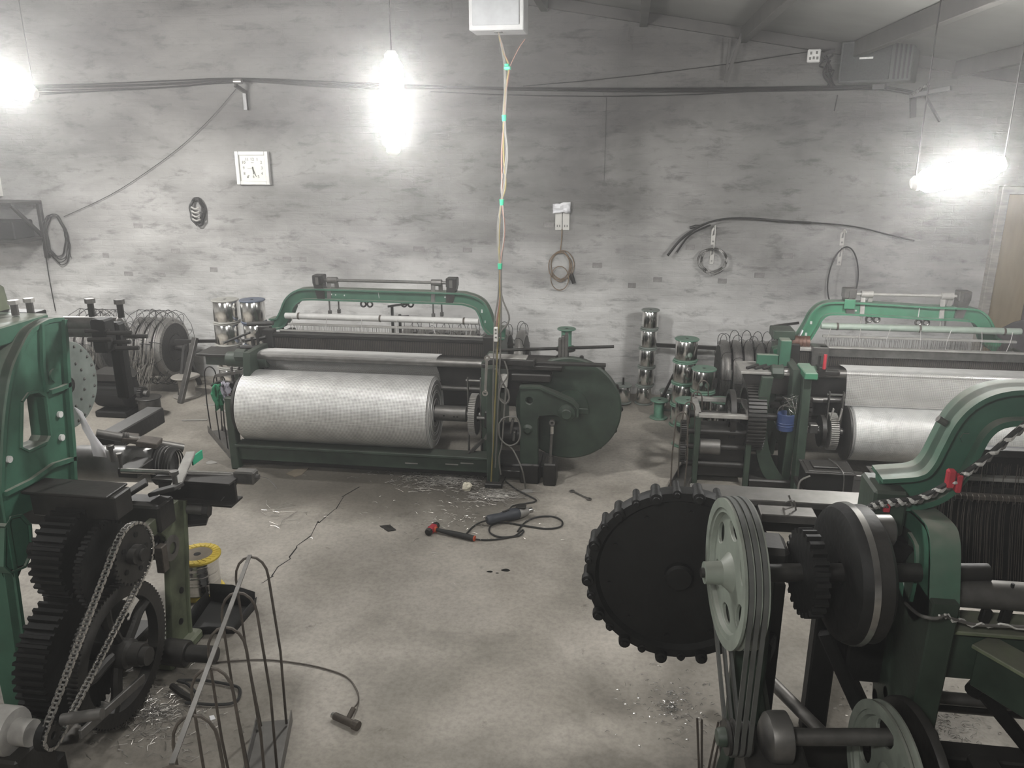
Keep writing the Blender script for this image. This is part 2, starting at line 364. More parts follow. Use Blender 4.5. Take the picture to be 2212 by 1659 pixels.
def plate(name, outer, holes, fn, w0, w1, mat, parent, bev=.004):
    cu = bpy.data.curves.new('tmp', 'CURVE'); cu.dimensions = '2D'; cu.fill_mode = 'BOTH'; cu.extrude = max(abs(w1 - w0) / 2 - bev, .0005); cu.bevel_depth = bev; cu.bevel_resolution = 0
    cu.offset = -bev
    for poly in [outer] + list(holes):
        sp_ = cu.splines.new('POLY'); sp_.points.add(len(poly) - 1); sp_.use_cyclic_u = True
        for q, (a, b_) in zip(sp_.points, poly): q.co = (a, b_, 0, 1)
    ob = bpy.data.objects.new('tmp', cu); me = ob.to_mesh(); mb = MB(); mid = (w0 + w1) / 2
    mb.add([fn(v.co.x, v.co.y, mid + v.co.z) for v in me.vertices], [tuple(p.vertices) for p in me.polygons])
    ob.to_mesh_clear(); bpy.data.objects.remove(ob); bpy.data.curves.remove(cu)
    return mb.build(name, mat, parent, smooth=30)
def circ(cx, cy, r, n=20, a0=0, a1=2 * math.pi):
    return [(cx + r * math.cos(a0 + (a1 - a0) * i / n), cy + r * math.sin(a0 + (a1 - a0) * i / n)) for i in range(n)]
def ring(cx, cy, cz, rx, rz, axis='y', n=40):
    out = []
    for i in range(n):
        t = 2 * math.pi * i / n; a, b_ = rx * math.cos(t), rz * math.sin(t)
        out.append(V((cx + a, cy, cz + b_)) if axis == 'y' else V((cx, cy + a, cz + b_)) if axis == 'x' else V((cx + a, cy + b_, cz)))
    return out
def text(s, name, size, mat, parent, loc, rot=(R(90), 0, 0), depth=.001):
    cu = bpy.data.curves.new('tmp', 'FONT'); cu.body = s; cu.size = size; cu.extrude = depth; cu.align_x = 'CENTER'; cu.align_y = 'CENTER'; cu.resolution_u = 2
    ob = bpy.data.objects.new('tmp', cu); me = bpy.data.meshes.new_from_object(ob); bpy.data.objects.remove(ob); bpy.data.curves.remove(cu)
    me.materials.append(mat); o = bpy.data.objects.new(name, me); C.objects.link(o)
    o.parent = parent; o.matrix_basis = (wm(parent).inverted() if parent else Matrix.Identity(4)) @ Matrix.LocRotScale(V(loc), __import__('mathutils').Euler(rot), None)
    return o
def offs(pts, d):
    out = []
    for i in range(len(pts)):
        a = V(pts[max(i - 1, 0)]); b_ = V(pts[min(i + 1, len(pts) - 1)]); t = (b_ - a).normalized(); out.append((pts[i][0] - t.y * d, pts[i][1] + t.x * d))
    return out
def cat2(pts, n=6): return [(p.x, p.y) for p in cat([V((a, b_, 0)) for a, b_ in pts], n)]
def hexbolt(mb, p, d, r, h): return mb.lathe(p, d, [(0, 0), (r, 0), (r, h), (0, h)], 6)
#PART2
# ================================================================== the setting
YW = 8.0
roofz = lambda x: 3.35 - .165 * (x - 1.9) if x > -6.8 else 3.35 + .165 * 8.7 - .165 * (-6.8 - x)
XL, XR, YF = -8.5, 5.6, -4.0
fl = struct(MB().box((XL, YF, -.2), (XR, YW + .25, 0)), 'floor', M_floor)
mb = MB().prism([(XL, 0), (XR, 0), (XR, roofz(XR) + .05), (-6.8, roofz(-6.8) + .05), (XL, roofz(XL) + .05)], fxz, YW, YW + .24)
wb = struct(mb, 'wall_back', M_wall, smooth=0)
struct(MB().prism([(XL - .24, 0), (XL, 0), (XL, roofz(XL) + .05), (XL - .24, roofz(XL) + .05)], fxz, YF, YW), 'wall_left', M_wall, smooth=0)
struct(MB().prism([(XR, 0), (XR + .24, 0), (XR + .24, roofz(XR) + .05), (XR, roofz(XR) + .05)], fxz, YF, YW), 'wall_right', M_wall, smooth=0)
struct(MB().prism([(XL, 0), (XR, 0), (XR, roofz(XR) + .05), (-6.8, roofz(-6.8) + .05), (XL, roofz(XL) + .05)], fxz, YF - .24, YF), 'wall_front', M_wall, smooth=0)
ce = struct(MB().prism([(-6.8, roofz(-6.8)), (XR + .3, roofz(XR + .3)), (XR + .3, roofz(XR + .3) + .08), (-6.8, roofz(-6.8) + .08), (XL - .3, roofz(XL - .3) + .08), (XL - .3, roofz(XL - .3))], fxz, YF - .3, YW + .3), 'ceiling', M_ceil, smooth=0)
for x in (-7.8, -6.6, -5.6, -4.65, -3.7, -2.7, -1.75, -.82, .09, .99, 1.92, 2.85, 3.8, 4.75):
    MB().box((x - .035, YF, roofz(x) - .13), (x + .035, YW, roofz(x) - .002), .004).build('purlin', M_purlin, ce)
struct(MB().prism([(-6.8, roofz(-6.8) - .10), (XR, roofz(XR) - .10), (XR, roofz(XR) - .005), (-6.8, roofz(-6.8) - .005)], fxz, YW - .05, YW), 'trim_1', M_purlin)
M_brk = pm('bare_brick', (.22, .212, .206), .9, 0, .3, 9, bump=.4, bscale=60)
bk = [(278, 592, 22), (352, 596, 14), (463, 594, 18), (620, 560, 20), (655, 566, 16), (905, 545, 24), (1010, 548, 20), (1185, 500, 22), (1365, 620, 16), (1490, 545, 18), (1640, 600, 20), (1700, 560, 22), (380, 545, 22), (560, 520, 18), (300, 500, 22), (1560, 610, 18), (230, 560, 16), (1290, 575, 20), (1420, 615, 18)]
bm_ = None
for x, y, w_ in bk:
    p = PY(x, y, YW); z = round(p.z / .065) * .065 + .0325
    if bm_ is None: o = MB().box((-.055, -.0035, -.027), (.055, .02, .027), .006).build('brick', M_brk, wb, local=True); bm_ = o
    else: o = bm_.copy(); C.objects.link(o); o.parent = wb
    o.location = (p.x, YW, z); o.scale = (w_ / 22, 1, 1)
# a hairline crack across the concrete
pts = [(565, 1262), (590, 1245), (602, 1228), (628, 1205), (640, 1180), (668, 1160), (690, 1128), (725, 1100), (742, 1075), (775, 1052)]
pp = [PZ(a + random.uniform(-4, 4), b_ + random.uniform(-3, 3), .0006) for a, b_ in pts for _ in (0, 1)]
mb = MB(); k = len(pp); wd_ = [.0015 + .004 * random.random() for _ in pp]
mb.grid([[p + V((-q, 0, 0)), p + V((q, 0, 0))] for p, q in zip(pp, wd_)]); mb.build('crack', M_black, fl, smooth=0)
# door leaf in the back wall
dr = MB().box((3.43, YW - .05, 0), (3.74, YW - .005, 2.06), .006).build('door_1', M_tan); dr['kind'] = 'structure'
MB().box((3.36, YW - .09, 0), (3.43, YW - .003, 2.12), .005).build('door_frame', M_wood, dr)
MB().box((3.36, YW - .09, 2.06), (4.6, YW - .003, 2.13), .005).build('door_head', M_wood, dr)
MB().box((3.745, YW - .04, 0), (4.6, YW - .004, 2.06), .006).build('door_leaf', M_purple, dr)

# ------------------------------------------------------------------ lamps
ml, N, L, b = custom('lamp_diffuser'); b.inputs['Emission Color'].default_value = (1, .985, .96, 1); b.inputs['Emission Strength'].default_value = LAMP_POWER; b.inputs['Base Color'].default_value = (.9, .9, .9, 1)
def lamp(p0, p1, r, label, hang):
    p0 = V(p0); p1 = V(p1); d = (p1 - p0).normalized(); ln = (p1 - p0).length
    t = thing('tube_lamp', label, 'lamp', (p0 + p1) / 2, group='hanging tube lamps')
    MB().lathe(p0 + d * .02, d, [(r * .55, 0), (r * .9, .03), (r, .08), (r * .93, ln * .5), (r, ln - .12), (r * .9, ln - .07), (r * .55, ln - .04)], 10).build('diffuser', ml, t)
    MB().lathe(p0 - d * .02, d, [(0, 0), (r * .35, 0), (r * .58, .02), (r * .58, .045), (0, .045)], 16).build('end_cap', M_white, t)
    MB().lathe(p1 + d * .02, d * -1, [(0, 0), (r * .35, 0), (r * .58, .02), (r * .58, .045), (0, .045)], 16).build('end_cap', M_white, t)
    for q in hang:
        q = V(q); MB().tube([q, V((q.x, q.y, roofz(q.x)))], .004, 5).build('hanging_wire', M_dwire, t)
    return t
a, b2 = PY(845, 118, 4.5), PY(850, 328, 4.5); lamp(a, b2, .066, 'glowing tube lamp hanging upright from a wire left of the hanging cables', [a])
a, b2 = PY(1976, 396, 4.6), PY(2168, 353, 4.6); lamp(a, b2, .068, 'tilted glowing tube lamp at the right above the nearest right loom', [a, b2])
a, b2 = PY(74, 203, 5.7), PY(-118, 140, 5.7); lamp(b2, a, .082, 'glowing tube lamp cut by the left picture edge', [a, b2])
lamp((-6.2, 2.0, 2.9), (-5.6, 2.0, 2.9), .072, 'unseen tube lamp added to light the left rear of the shed', [(-6.2, 2, 2.9), (-5.6, 2, 2.9)])  # out-of-frame lamp, added for more room light

lamp((-1.0, -.5, 3.2), (-.4, -.5, 3.2), .072, 'unseen tube lamp added above the viewer as fill light', [(-1.0, -.5, 3.2), (-.4, -.5, 3.2)])  # out-of-frame lamp, added as fill for the foreground looms
# ------------------------------------------------------------------ things on the back wall
WY = YW - .03
t = thing('cable_bundle', 'dark sagging bundle of cables strung along the back wall', 'cables', PY(1100, 190, WY))
base = [(40, 190), (200, 187), (380, 180), (515, 172), (700, 181), (850, 186), (1000, 189), (1150, 191), (1400, 193), (1600, 192), (1780, 190), (1900, 190), (1990, 205)]
for i, dy in enumerate((-4, -1, 2, 5, 8)):
    pts = [PY(a, b_ + dy * (.5 if a > 900 else 1) * (1 + .5 * math.sin(i * 2 + a * .004)) * (.45 if 480 < a < 560 else 1), WY - .01 * (i % 3)) for a, b_ in base]
    MB().tube(cat(pts, 5), .008 if i < 4 else .006, 5).build('cable', M_dwire, t)
MB().tube(cat([PY(a, b_, WY) for a, b_ in [(930, 198), (1100, 205), (1300, 208), (1480, 205), (1640, 197), (1780, 192)]], 5), .005, 5).build('cable', M_dwire, t)
MB().tube(cat([PY(a, b_, WY) for a, b_ in [(60, 206), (200, 198), (350, 188), (515, 178)]], 5), .005, 5).build('cable', M_dwire, t)
t = thing('cable_bracket', 'dark iron cable bracket fixed to the wall above the clock', 'bracket', PY(525, 200, WY))
MB().bar(PY(528, 196, WY), PY(532, 238, WY), .04, .03, .003).build('post', M_iron, t); MB().bar(PY(508, 184, WY - .12), PY(532, 200, WY), .035, .03, .003).build('arm', M_iron, t)
MB().cyl(PY(512, 176, WY - .1) + V((-.03, 0, 0)), PY(512, 176, WY - .1) + V((.05, 0, 0)), .025).build('insulator', M_steel, t)
solo(MB().tube(cat([PY(a, b_, WY) for a, b_ in [(510, 192), (460, 250), (400, 308), (330, 362), (240, 420), (138, 468)]], 5), .0035, 4), 'string', M_dwire, 'thin string slanting down the wall from the cable bracket', 'string')
solo(MB().tube(cat([PY(a, b_, WY) for a, b_ in [(1130, 186), (1330, 168), (1560, 140), (1745, 112)]], 5), .0035, 4), 'thin_cable', M_dwire, 'thin cable rising to the white socket block near the dark speaker', 'cable')
solo(MB().tube([PY(1310, 210, WY), PY(1308, 300, WY), PY(1305, 392, WY)], .002, 4), 'hanging_thread', M_dwire, 'fine dark thread hanging straight down the middle of the wall', 'thread')
solo(MB().tube([PY(1809, 205, WY), PY(1806, 222, WY), PY(1802, 240, WY)], .005, 5), 'hanging_hook', M_dwire, 'small dark hook hanging below the speaker', 'hook')
# clock
P0 = PY(503, 328, WY); P1 = PY(589, 398, WY); cx, cz = (P0.x + P1.x) / 2, (P0.z + P1.z) / 2; hw, hh = .178, .165
t = thing('wall_clock', 'square white framed wall clock with black numerals', 'clock', (cx, YW, cz))
MB().box((cx - hw + .01, YW - .03, cz - hh + .01), (cx + hw - .01, YW - .002, cz + hh - .01)).build('clock_face', pm('clock_face', (.50, .50, .455), .6, 0, .05, 5), t)
for s in (-1, 1):
    MB().box((cx + s * hw - s * .038 - .0, YW - .05, cz - hh), (cx + s * hw, YW - .002, cz + hh), .004).build('frame_bar', M_white, t)
    MB().box((cx - hw + .039, YW - .047, cz + s * hh - s * .038), (cx + hw - .039, YW - .002, cz + s * hh), .004).build('frame_bar', M_white, t)
pos = {12: (0, .085), 1: (.055, .085), 2: (.095, .055), 3: (.098, 0), 4: (.095, -.055), 5: (.055, -.085), 6: (0, -.085), 7: (-.055, -.085), 8: (-.095, -.055), 9: (-.098, 0), 10: (-.095, .055), 11: (-.055, .085)}
for k, (x, z) in pos.items(): text(str(k), 'numeral', .042, M_ink, t, (cx + x, YW - .0315, cz + z))
MB().box((cx - .014, YW - .0325, cz + .052), (cx + .014, YW - .0305, cz + .057)).build('printed_mark', M_ink, t)
MB().cyl((cx - .062, YW - .033, cz - .09), (cx - .062, YW - .030, cz - .09), .009, n=12).build('alarm_dot', M_ink, t)
hd = lambda ang, ln, wd: MB().bar((cx - .012 * math.sin(ang), YW - .036, cz - .012 * math.cos(ang)), (cx + ln * math.sin(ang), YW - .036, cz + ln * math.cos(ang)), .003, wd, up=(math.cos(ang), 0, -math.sin(ang)))
hd(R(174), .062, .010).build('hour_hand', M_ink, t); hd(R(160), .092, .006).build('minute_hand', M_ink, t); hd(R(263), .055, .003).build('second_hand', M_ink, t)
# wire coils hung on the wall
def hungcoil(px, py, wx, wz, n, r, mat, label, name='wire_coil', jit=.2, Y=None):
    c_ = PY(px, py, Y or WY); t = thing(name, label, 'coil', c_)
    for i in range(n):
        a = 1 + random.uniform(-jit, jit); b_ = 1 + random.uniform(-jit, jit) * .6; dx = random.uniform(-.15, .15) * wx; dz = wz * (1 - b_) + random.uniform(-.08, .08) * wz
        MB().tube([V((q.x, q.y - .004 * i + .01 * math.sin(k), q.z)) for k, q in enumerate(ring(c_.x + dx, c_.y, c_.z + dz, wx * a, wz * b_))], r, 5, True).build('loop', mat, t)
    return t, c_
t, c_ = hungcoil(428, 455, .066, .125, 9, .006, M_dwire, 'small dark wire coil hung on the wall below the clock')
for k in range(4): MB().tube(cat([c_ + V((-.045, -.05, -.08 + k * .04)), c_ + V((0, -.055, -.10 + k * .04)), c_ + V((.045, -.05, -.085 + k * .04))], 4), .010, 5).build('white_strand', M_lite, t)
MB().cyl(c_ + V((0, .03, .1)), c_ + V((0, -.06, .1)), .006, n=8).build('nail', M_iron, t)
t, c_ = hungcoil(122, 512, .13, .24, 5, .0055, M_dwire, 'large loose wire coil hung beside the wall shelf', jit=.22)
MB().tube(cat([PY(a, b_, WY) for a, b_ in [(146, 505), (150, 545), (154, 556)]], 4), .005, 5).build('tail', M_dwire, t)
solo(MB().tube(cat([PY(a, b_, WY) for a, b_ in [(92, 500), (100, 560), (108, 610), (120, 672)]], 4), .006, 5), 'drop_cable', M_dwire, 'dark cable hanging down the wall from the shelf end', 'cable')
# wall shelf, device, white panel at far left
t = thing('wall_shelf', 'dark iron bracket shelf at the left end of the wall', 'shelf', PY(40, 430, YW))
q = PY(90, 432, YW); zt = q.z; xr = q.x
MB().box((xr - 1.0, YW - .45, zt - .03), (xr, YW - .003, zt), .004).build('shelf_board', M_iron, t)
MB().box((xr - .045, YW - .05, zt - .62), (xr, YW - .003, zt - .03), .004).build('upright', M_iron, t)
MB().bar((xr - .03, YW - .42, zt - .03), (xr - .03, YW - .04, zt - .38), .03, .03).build('brace', M_iron, t)
MB().box((xr - 1.0, YW - .40, zt - .42), (xr - .02, YW - .003, zt - .39), .004).build('shelf_board', M_iron, t)
t = thing('black_radio', 'black box with grey front panel on the lower wall shelf', 'radio', (xr - .36, YW - .2, zt - .39))
MB().box((xr - .60, YW - .36, zt - .388), (xr - .1, YW - .06, zt - .20), .01).build('case', M_black, t); MB().box((xr - .62, YW - .37, zt - .385), (xr - .36, YW - .355, zt - .20), .003).build('front_panel', M_steel, t)
MB().cyl((xr - .50, YW - .368, zt - .29), (xr - .50, YW - .385, zt - .29), .03).build('dial', M_iron, t)
P0 = PY(9, 424, YW); mb = MB().box((P0.x - .5, YW - .12, P0.z), (P0.x, YW - .003, P0.z + .48), .006)
solo(mb, 'white_cabinet', M_plastic, 'pale white box fixed to the wall above the shelf at the left edge', 'box')
# sockets with brown flex coil
a, b_ = PY(1200, 458, YW), PY(1230, 497, YW); xm = (a.x + b_.x) / 2
t = thing('wall_socket', 'pair of dusty white wall sockets with dark marks', 'socket', (xm, YW, b_.z))
for x0, x1 in ((a.x, xm - .003), (xm + .003, b_.x)):
    pl = MB().box((x0, YW - .02, b_.z), (x1, YW - .002, a.z), .003).build('plate', M_plastic, t)
    for dx in (-.014, .010): MB().box(((x0 + x1) / 2 + dx - .003, YW - .0215, b_.z + .03), ((x0 + x1) / 2 + dx + .006, YW - .0195, b_.z + .052)).build('slot', M_ink, pl)
mb = MB(); c_ = PY(1214, 449, WY)
rows = [[c_ + V((-.085 + .17 * j / 5, -.02 - .05 * random.random(), -.05 + .09 * i / 4 + .03 * (j / 5) * random.random())) for j in range(6)] for i in range(5)]
ob = solo(mb.grid(rows), 'crumpled_cloth', M_paper, 'crumpled pale scrap stuck above the wall sockets', 'scrap', smooth=20); ob.modifiers.new('s', 'SOLIDIFY').thickness = .006
t, c_ = hungcoil(1212, 575, .105, .145, 4, .0055, M_brown, 'brown flex coiled and hung under the wall sockets', jit=.12)
MB().tube(ring(c_.x - .01, c_.y - .02, c_.z - .12, .09, .12), .005, 5, True).build('loop', M_brown, t)
MB().tube(cat([PY(1214, 495, WY), PY(1213, 520, WY), PY(1210, 545, WY)], 4), .006, 5).build('lead', M_brown, t)
MB().cyl(PY(1232, 590, WY), PY(1240, 612, WY), .025, .02, 10).build('plug', M_iron, t)
# white brackets, bent rod, rings
for k, (x0, y0, x1, y1, lab) in enumerate([(1543, 487, 1538, 529, 'upper left slotted white wall bracket under the bent rod'), (1540, 529, 1536, 571, 'lower left slotted white wall bracket inside the wire ring'), (1823, 496, 1820, 531, 'upper right slotted white wall bracket under the bent rod'), (1818, 533, 1815, 574, 'lower right slotted white wall bracket inside the tall oval loop')]):
    a, b_ = PY(x0, y0, WY), PY(x1, y1, WY); t = thing('wall_bracket', lab, 'bracket', b_, group='slotted white wall brackets')
    wx = .02; ln = a.z - b_.z
    plate('bracket_plate', [(a.x - wx, b_.z), (a.x + wx, b_.z), (a.x + wx, a.z), (a.x + wx * .4, a.z), (a.x - wx, b_.z + ln * .75)], [[(a.x - wx * .45, b_.z + ln * .45), (a.x + wx * .5, b_.z + ln * .5), (a.x + wx * .5, b_.z + ln * .85), (a.x - wx * .2, b_.z + ln * .7)], circ(a.x, b_.z + .03, .009, 10)], fxz, YW - .012, YW - .004, M_plastic, t, .001)
    MB().box((a.x - .003, YW - .13, a.z - .022), (a.x + .003, YW - .012, a.z - .004)).build('arm', M_plastic, t)
mb = MB(); pts = cat([PY(a, b_, WY - .08) for a, b_ in [(1442, 552), (1468, 520), (1500, 496), (1540, 478), (1600, 471), (1700, 478), (1800, 484), (1860, 492), (1920, 507), (1975, 520)]], 6)
mb.tube(pts[:12], .014, 6); mb.tube(pts[11:34], .011, 6); mb.tube(pts[33:], .007, 6)
solo(mb, 'bent_rod', M_dwire, 'long dark bent rod lying across the white wall brackets', 'rod')
mb = MB().tube(cat([PY(1462, 545, WY), PY(1490, 508, WY), PY(1535, 486, WY)], 4), .009, 5); solo(mb, 'short_rod', M_dwire, 'short dark rod beside the left end of the bent rod', 'rod')
solo(MB().tube([PY(1490, 490, WY), PY(1503, 486, WY), PY(1515, 487, WY), PY(1505, 491, WY), PY(1491, 493, WY)], .006, 5, True), 'wire_link', M_dwire, 'small flat wire link on the wall at the rod end', 'link')
t, c_ = hungcoil(1539, 563, .125, .115, 6, .004, M_steel, 'thin ring of pale wire hung on the left white bracket', 'wire_ring', .12, WY - .06)
c_ = PY(1821, 602, WY - .08); solo(MB().tube([V((c_.x + .135 * math.cos(t_) * (1 - .08 * math.sin(t_)), c_.y, c_.z + .30 * math.sin(t_))) for t_ in [k * 2 * math.pi / 48 for k in range(48)]], .007, 6, True), 'wire_loop', M_dwire, 'tall oval wire loop hung on the right white bracket', 'loop')
# speaker, socket block, metal bracket high on the right
q = PY(1898, 136, YW - .25); t = thing('wall_speaker', 'dark box speaker high on the back wall at the right', 'speaker', (q.x, q.y, q.z - .165), R(-26))
MB().box((-.29, -.14, 0), (.29, .16, .34), .008).build('cabinet', pm('speaker_grey', (.035, .036, .035), .7, 0, .2, 6), t, local=True)
MB().box((-.27, -.148, .02), (.12, -.139, .32), .004).build('grille', pm('speaker_cloth', (.028, .03, .028), .9, 0, .3, 60), t, local=True)
for k in range(4): MB().box((.15 + k * .035, -.147, .02), (.165 + k * .035, -.139, .32)).build('slat', M_black, t, local=True)
MB().box((-.13, -.151, .19), (-.02, -.147, .205)).build('name_badge', M_chalk, t, local=True)
MB().box((-.05, .12, -.04), (.05, .20, .02)).build('mount', M_iron, t, local=True)
q = PY(1758, 121, WY - .1); t = thing('socket_block', 'small white multi-socket block beside the dark speaker', 'socket', q, R(-10))
MB().box((-.055, -.03, -.055), (.055, .03, .055), .008).build('body', M_white, t, local=True)
for x, z in ((-.025, .022), (.022, .025), (-.03, -.022), (0, -.018), (.03, -.02)): MB().box((x - .009, -.033, z - .012), (x + .009, -.028, z + .012)).build('hole', M_ink, t, local=True)
MB().bar((.05, 0, 0), (.17, .03, .045), .03, .03).build('holder', M_iron, t, local=True)
t = thing('cable_tangle', 'dark tangle of cables hanging beside the speaker', 'cables', PY(1785, 140, WY - .1))
for k in range(7):
    MB().tube(cat([PY(1770 + random.uniform(0, 45), 112 + random.uniform(0, 20), WY - .1), PY(1770 + random.uniform(0, 30), 130 + random.uniform(0, 25), WY - .14), PY(1790 + random.uniform(-12, 16), 150 + random.uniform(0, 12), WY - .08), PY(1792 + random.uniform(-10, 12), 186, WY)], 5), .008, 5).build('cable', M_dwire, t)
q = PY(1985, 215, YW); t = thing('iron_wall_arm', 'dark iron arm with bright twisted wire high at the right', 'bracket', q)
MB().bar(PY(1972, 205, WY), PY(1972, 254, WY), .05, .04, .003).build('post', M_iron, t); MB().bar(PY(1966, 208, WY - .1), PY(2055, 190, WY - .3), .05, .04, .003).build('arm', M_iron, t)
for k in range(5): MB().cyl(PY(1970 + k * 8, 206 - k * 5, WY - .16), PY(1975 + k * 8, 200 - k * 5, WY - .16), .016, n=8).build('bright_turn', M_bright, t)
MB().bar(PY(2000, 210, WY - .1), PY(2030, 262, WY), .02, .02).build('brace', M_iron, t)
# struts hanging from the roof edge
t = thing('roof_strut', 'pointed dark strut hanging from the roof beam above the wall', 'strut', PY(1570, 175, WY - .1))
MB().bar(PY(1603, 72, WY - .1), PY(1568, 176, WY - .1), .03, .03).build('bar', M_purlin, t); MB().bar(PY(1577, 84, WY - .13), PY(1567, 178, WY - .1), .018, .018).build('bar', M_purlin, t)
solo(MB().bar(PY(1361, 58, WY - .05), PY(1358, 88, WY - .05), .02, .02), 'roof_hook', M_purlin, 'small dark hook under the roof edge', 'hook')
solo(MB().bar(PY(973, 0, WY - .03), PY(975, 38, WY - .03), .02, .015), 'wall_peg', M_purlin, 'small dark peg high on the wall beside the white box', 'peg')

# ------------------------------------------------------------------ distribution box and hanging cables
YB = 5.75
a, b_ = PY(1013, 66, YB), PY(1131, 66, YB); zb = a.z
t = thing('distribution_box', 'white metal distribution box hung from the roof', 'box', ((a.x + b_.x) / 2, YB + .1, zb))
MB().box((a.x, YB, zb), (b_.x, YB + .26, zb + .5), .006).build('case', pm('grey_white_enamel', (.27, .27, .268), .5, 0, .1, 7), t)
MB().box((a.x + .025, YB - .012, zb + .03), (b_.x - .03, YB - .001, zb + .47), .003).build('door', pm('box_door', (.20, .205, .21), .4, 0, .15, 7, 0), t)
MB().cyl(((a.x + b_.x) / 2, YB + .10, zb - .004), ((a.x + b_.x) / 2, YB + .10, zb + .001), .03, n=16).build('cable_hole', M_ink, t)
for x in (a.x + .04, b_.x - .04): MB().bar((x, YB + .2, zb + .5), (x, YB + .2, roofz(x)), .025, .025).build('hanger', M_iron, t)
xc = (a.x + b_.x) / 2; YC = 5.5
t = thing('hanging_cables', 'taped bundle of coloured cables hanging from the white box', 'cables', (xc, YB, zb))
path = [(1088, 115), (1095, 145), (1092, 200), (1089, 255), (1090, 330), (1087, 400), (1084, 437), (1083, 500), (1080, 575)]
for i, (m_, off) in enumerate([(M_cab1, -.012), (M_cab1, .012), (M_cab2, .004), (M_cab3, -.006), (M_cab1, .0)]):
    pts = [V((xc, YB + .1, zb)), ] + [PY(x + (7 * math.sin((k - 3) * 1.3 + i * 1.6) if k % 3 == 1 or k == 4 or k == 5 else 0), y, YB + .1 + (YC - YB - .1) * (k + 1) / 9) + V((off * .6, 0, 0)) for k, (x, y) in enumerate(path)]
    ends = [[(1076, 640), (1068, 700), (1066, 800), (1064, 990)], [(1083, 640), (1082, 700), (1080, 780), (1074, 930), (1070, 1010)], [(1080, 640), (1074, 690), (1072, 706)], [(1080, 650), (1074, 760), (1070, 860), (1060, 1060)], [(1084, 640), (1100, 690), (1075, 730), (1075, 800), (1098, 850), (1095, 870), (1075, 855)]][i]
    pts += [PY(x, y, YC) for x, y in ends]
    MB().tube(cat(pts, 5), .0065, 6).build('cable', m_, t)
for x, y in ((1095, 145), (1089, 255), (1084, 437), (1080, 575)):
    k = [x, y]; Yk = YB + .1 + (YC - YB - .1) * ({145: 2, 255: 4, 437: 7, 575: 9}[y]) / 9
    p = PY(x, y, Yk); MB().cyl(p + V((0, 0, .02)), p - V((0, 0, .02)), .018, .015, 8).build('tape', M_tape, t)
MB().box(PY(1088, 143, YB) + V((0, 0, 0)), PY(1102, 150, YB) + V((0, .05, 0)), .004).build('tape', M_tape, t)
MB().tube(cat([PY(1134, 85, YB), PY(1120, 105, YB), PY(1102, 142, YB)], 5), .003, 4).build('thin_wire', M_cab2, t)
MB().tube(cat([PY(x, y, YC - .02) for x, y in [(1090, 780), (1097, 810), (1082, 835), (1079, 860), (1092, 872), (1100, 858), (1094, 840), (1090, 880), (1084, 960), (1078, 990), (1082, 1025)]], 6), .006, 6).build('cable', M_cab1, t)
MB().tube(cat([PY(x, y, YC - .05) for x, y in [(1078, 915), (1090, 902), (1115, 902), (1124, 930), (1118, 955), (1098, 962), (1080, 945), (1078, 915)]], 6), .006, 6).build('cable', M_cab1, t)
MB().tube(cat([PY(1098, 962, YC - .05), PY(1110, 975, YC - .05), PY(1128, 1015, YC - .1), PZ(1135, 1055, .01)], 6), .006, 6).build('cable', M_cab1, t)
t = thing('hanging_socket', 'small white switch hanging in the cable bundle', 'socket', PY(1072, 738, YC - .03))
a, b_ = PY(1067, 706, YC - .03), PY(1076, 738, YC - .03); MB().box((a.x, YC - .045, b_.z), (b_.x, YC - .02, a.z), .005).build('body', M_plastic, t)
for z in (.03, .06, .085): MB().box((a.x + .008, YC - .048, b_.z + z), (b_.x - .008, YC - .044, b_.z + z + .01)).build('slot', M_ink, t)
#PART3
# ================================================================== looms
def arch(t, px, Y, wd=.10, depth=.11, mat=M_green, holes=()):
    ctr = cat2([(PY(x, y, Y).x, PY(x, y, Y).z) for x, y in px], 5)
    A, B = offs(ctr, wd / 2), offs(ctr, -wd / 2); A2, B2 = offs(ctr, wd / 2 - .014), offs(ctr, -wd / 2 + .014)
    o = MB().band(A, B, fxz, Y - .02, Y + .02).build('arch_beam', mat, t)
    MB().band(A, A2, fxz, Y - depth / 2, Y + depth / 2).build('arch_flange', mat, o); MB().band(B2, B, fxz, Y - depth / 2, Y + depth / 2).build('arch_flange', mat, o)
    for x, y, w_, h_ in holes:
        p = PY(x, y, Y - .02); MB().box((p.x - w_, Y - .0215, p.z - h_), (p.x + w_, Y - .0195, p.z + h_)).build('slot', M_chalk, o)
    return o
def toprod(t, x0, x1, z, Y, armx, mat, zl=.30, bm=M_iron):
    MB().cyl((x0, Y, z), (x1, Y, z), .0125, n=12).build('top_rod', mat, t)
    for x, s in ((x0, -1), (x1, 1)):
        b_ = MB().box((x - .045, Y - .05, z - .03), (x + .045, Y + .05, z + .045), .006).build('rod_block', bm, t)
        MB().prism([(x - .04, z - .03), (x + .04, z - .03), (x + .03 - s * .02, z - .16), (x - .03 - s * .02, z - .16)], fxz, Y - .045, Y + .045).build('block_foot', bm, b_)
        MB().box((x - s * .0 - .012, Y - .06, z - .03), (x + .012, Y - .05, z + .03)).build('clamp_plate', M_steel, b_)
    for x in armx:
        c_ = MB().cyl((x - .045, Y, z), (x + .045, Y, z), .028, n=16, ch=.004).build('rod_collar', mat, t)
        for dx, dy in ((-.028, -.03), (.03, .03)):
            MB().bar((x + dx, Y, z + .02), (x + dx, Y + dy, z - .17), .012, .035, .002, up=(1, 0, 0)).build('arm', mat, c_)
            MB().cyl((x + dx, Y + dy, z - .16), (x + dx, Y + dy, z - zl), .007, n=8).build('arm_rod', mat, c_)
            MB().box((x + dx - .014, Y + dy - .012, z - zl - .005), (x + dx + .014, Y + dy + .012, z - zl + .03), .003).build('shackle', mat, c_)
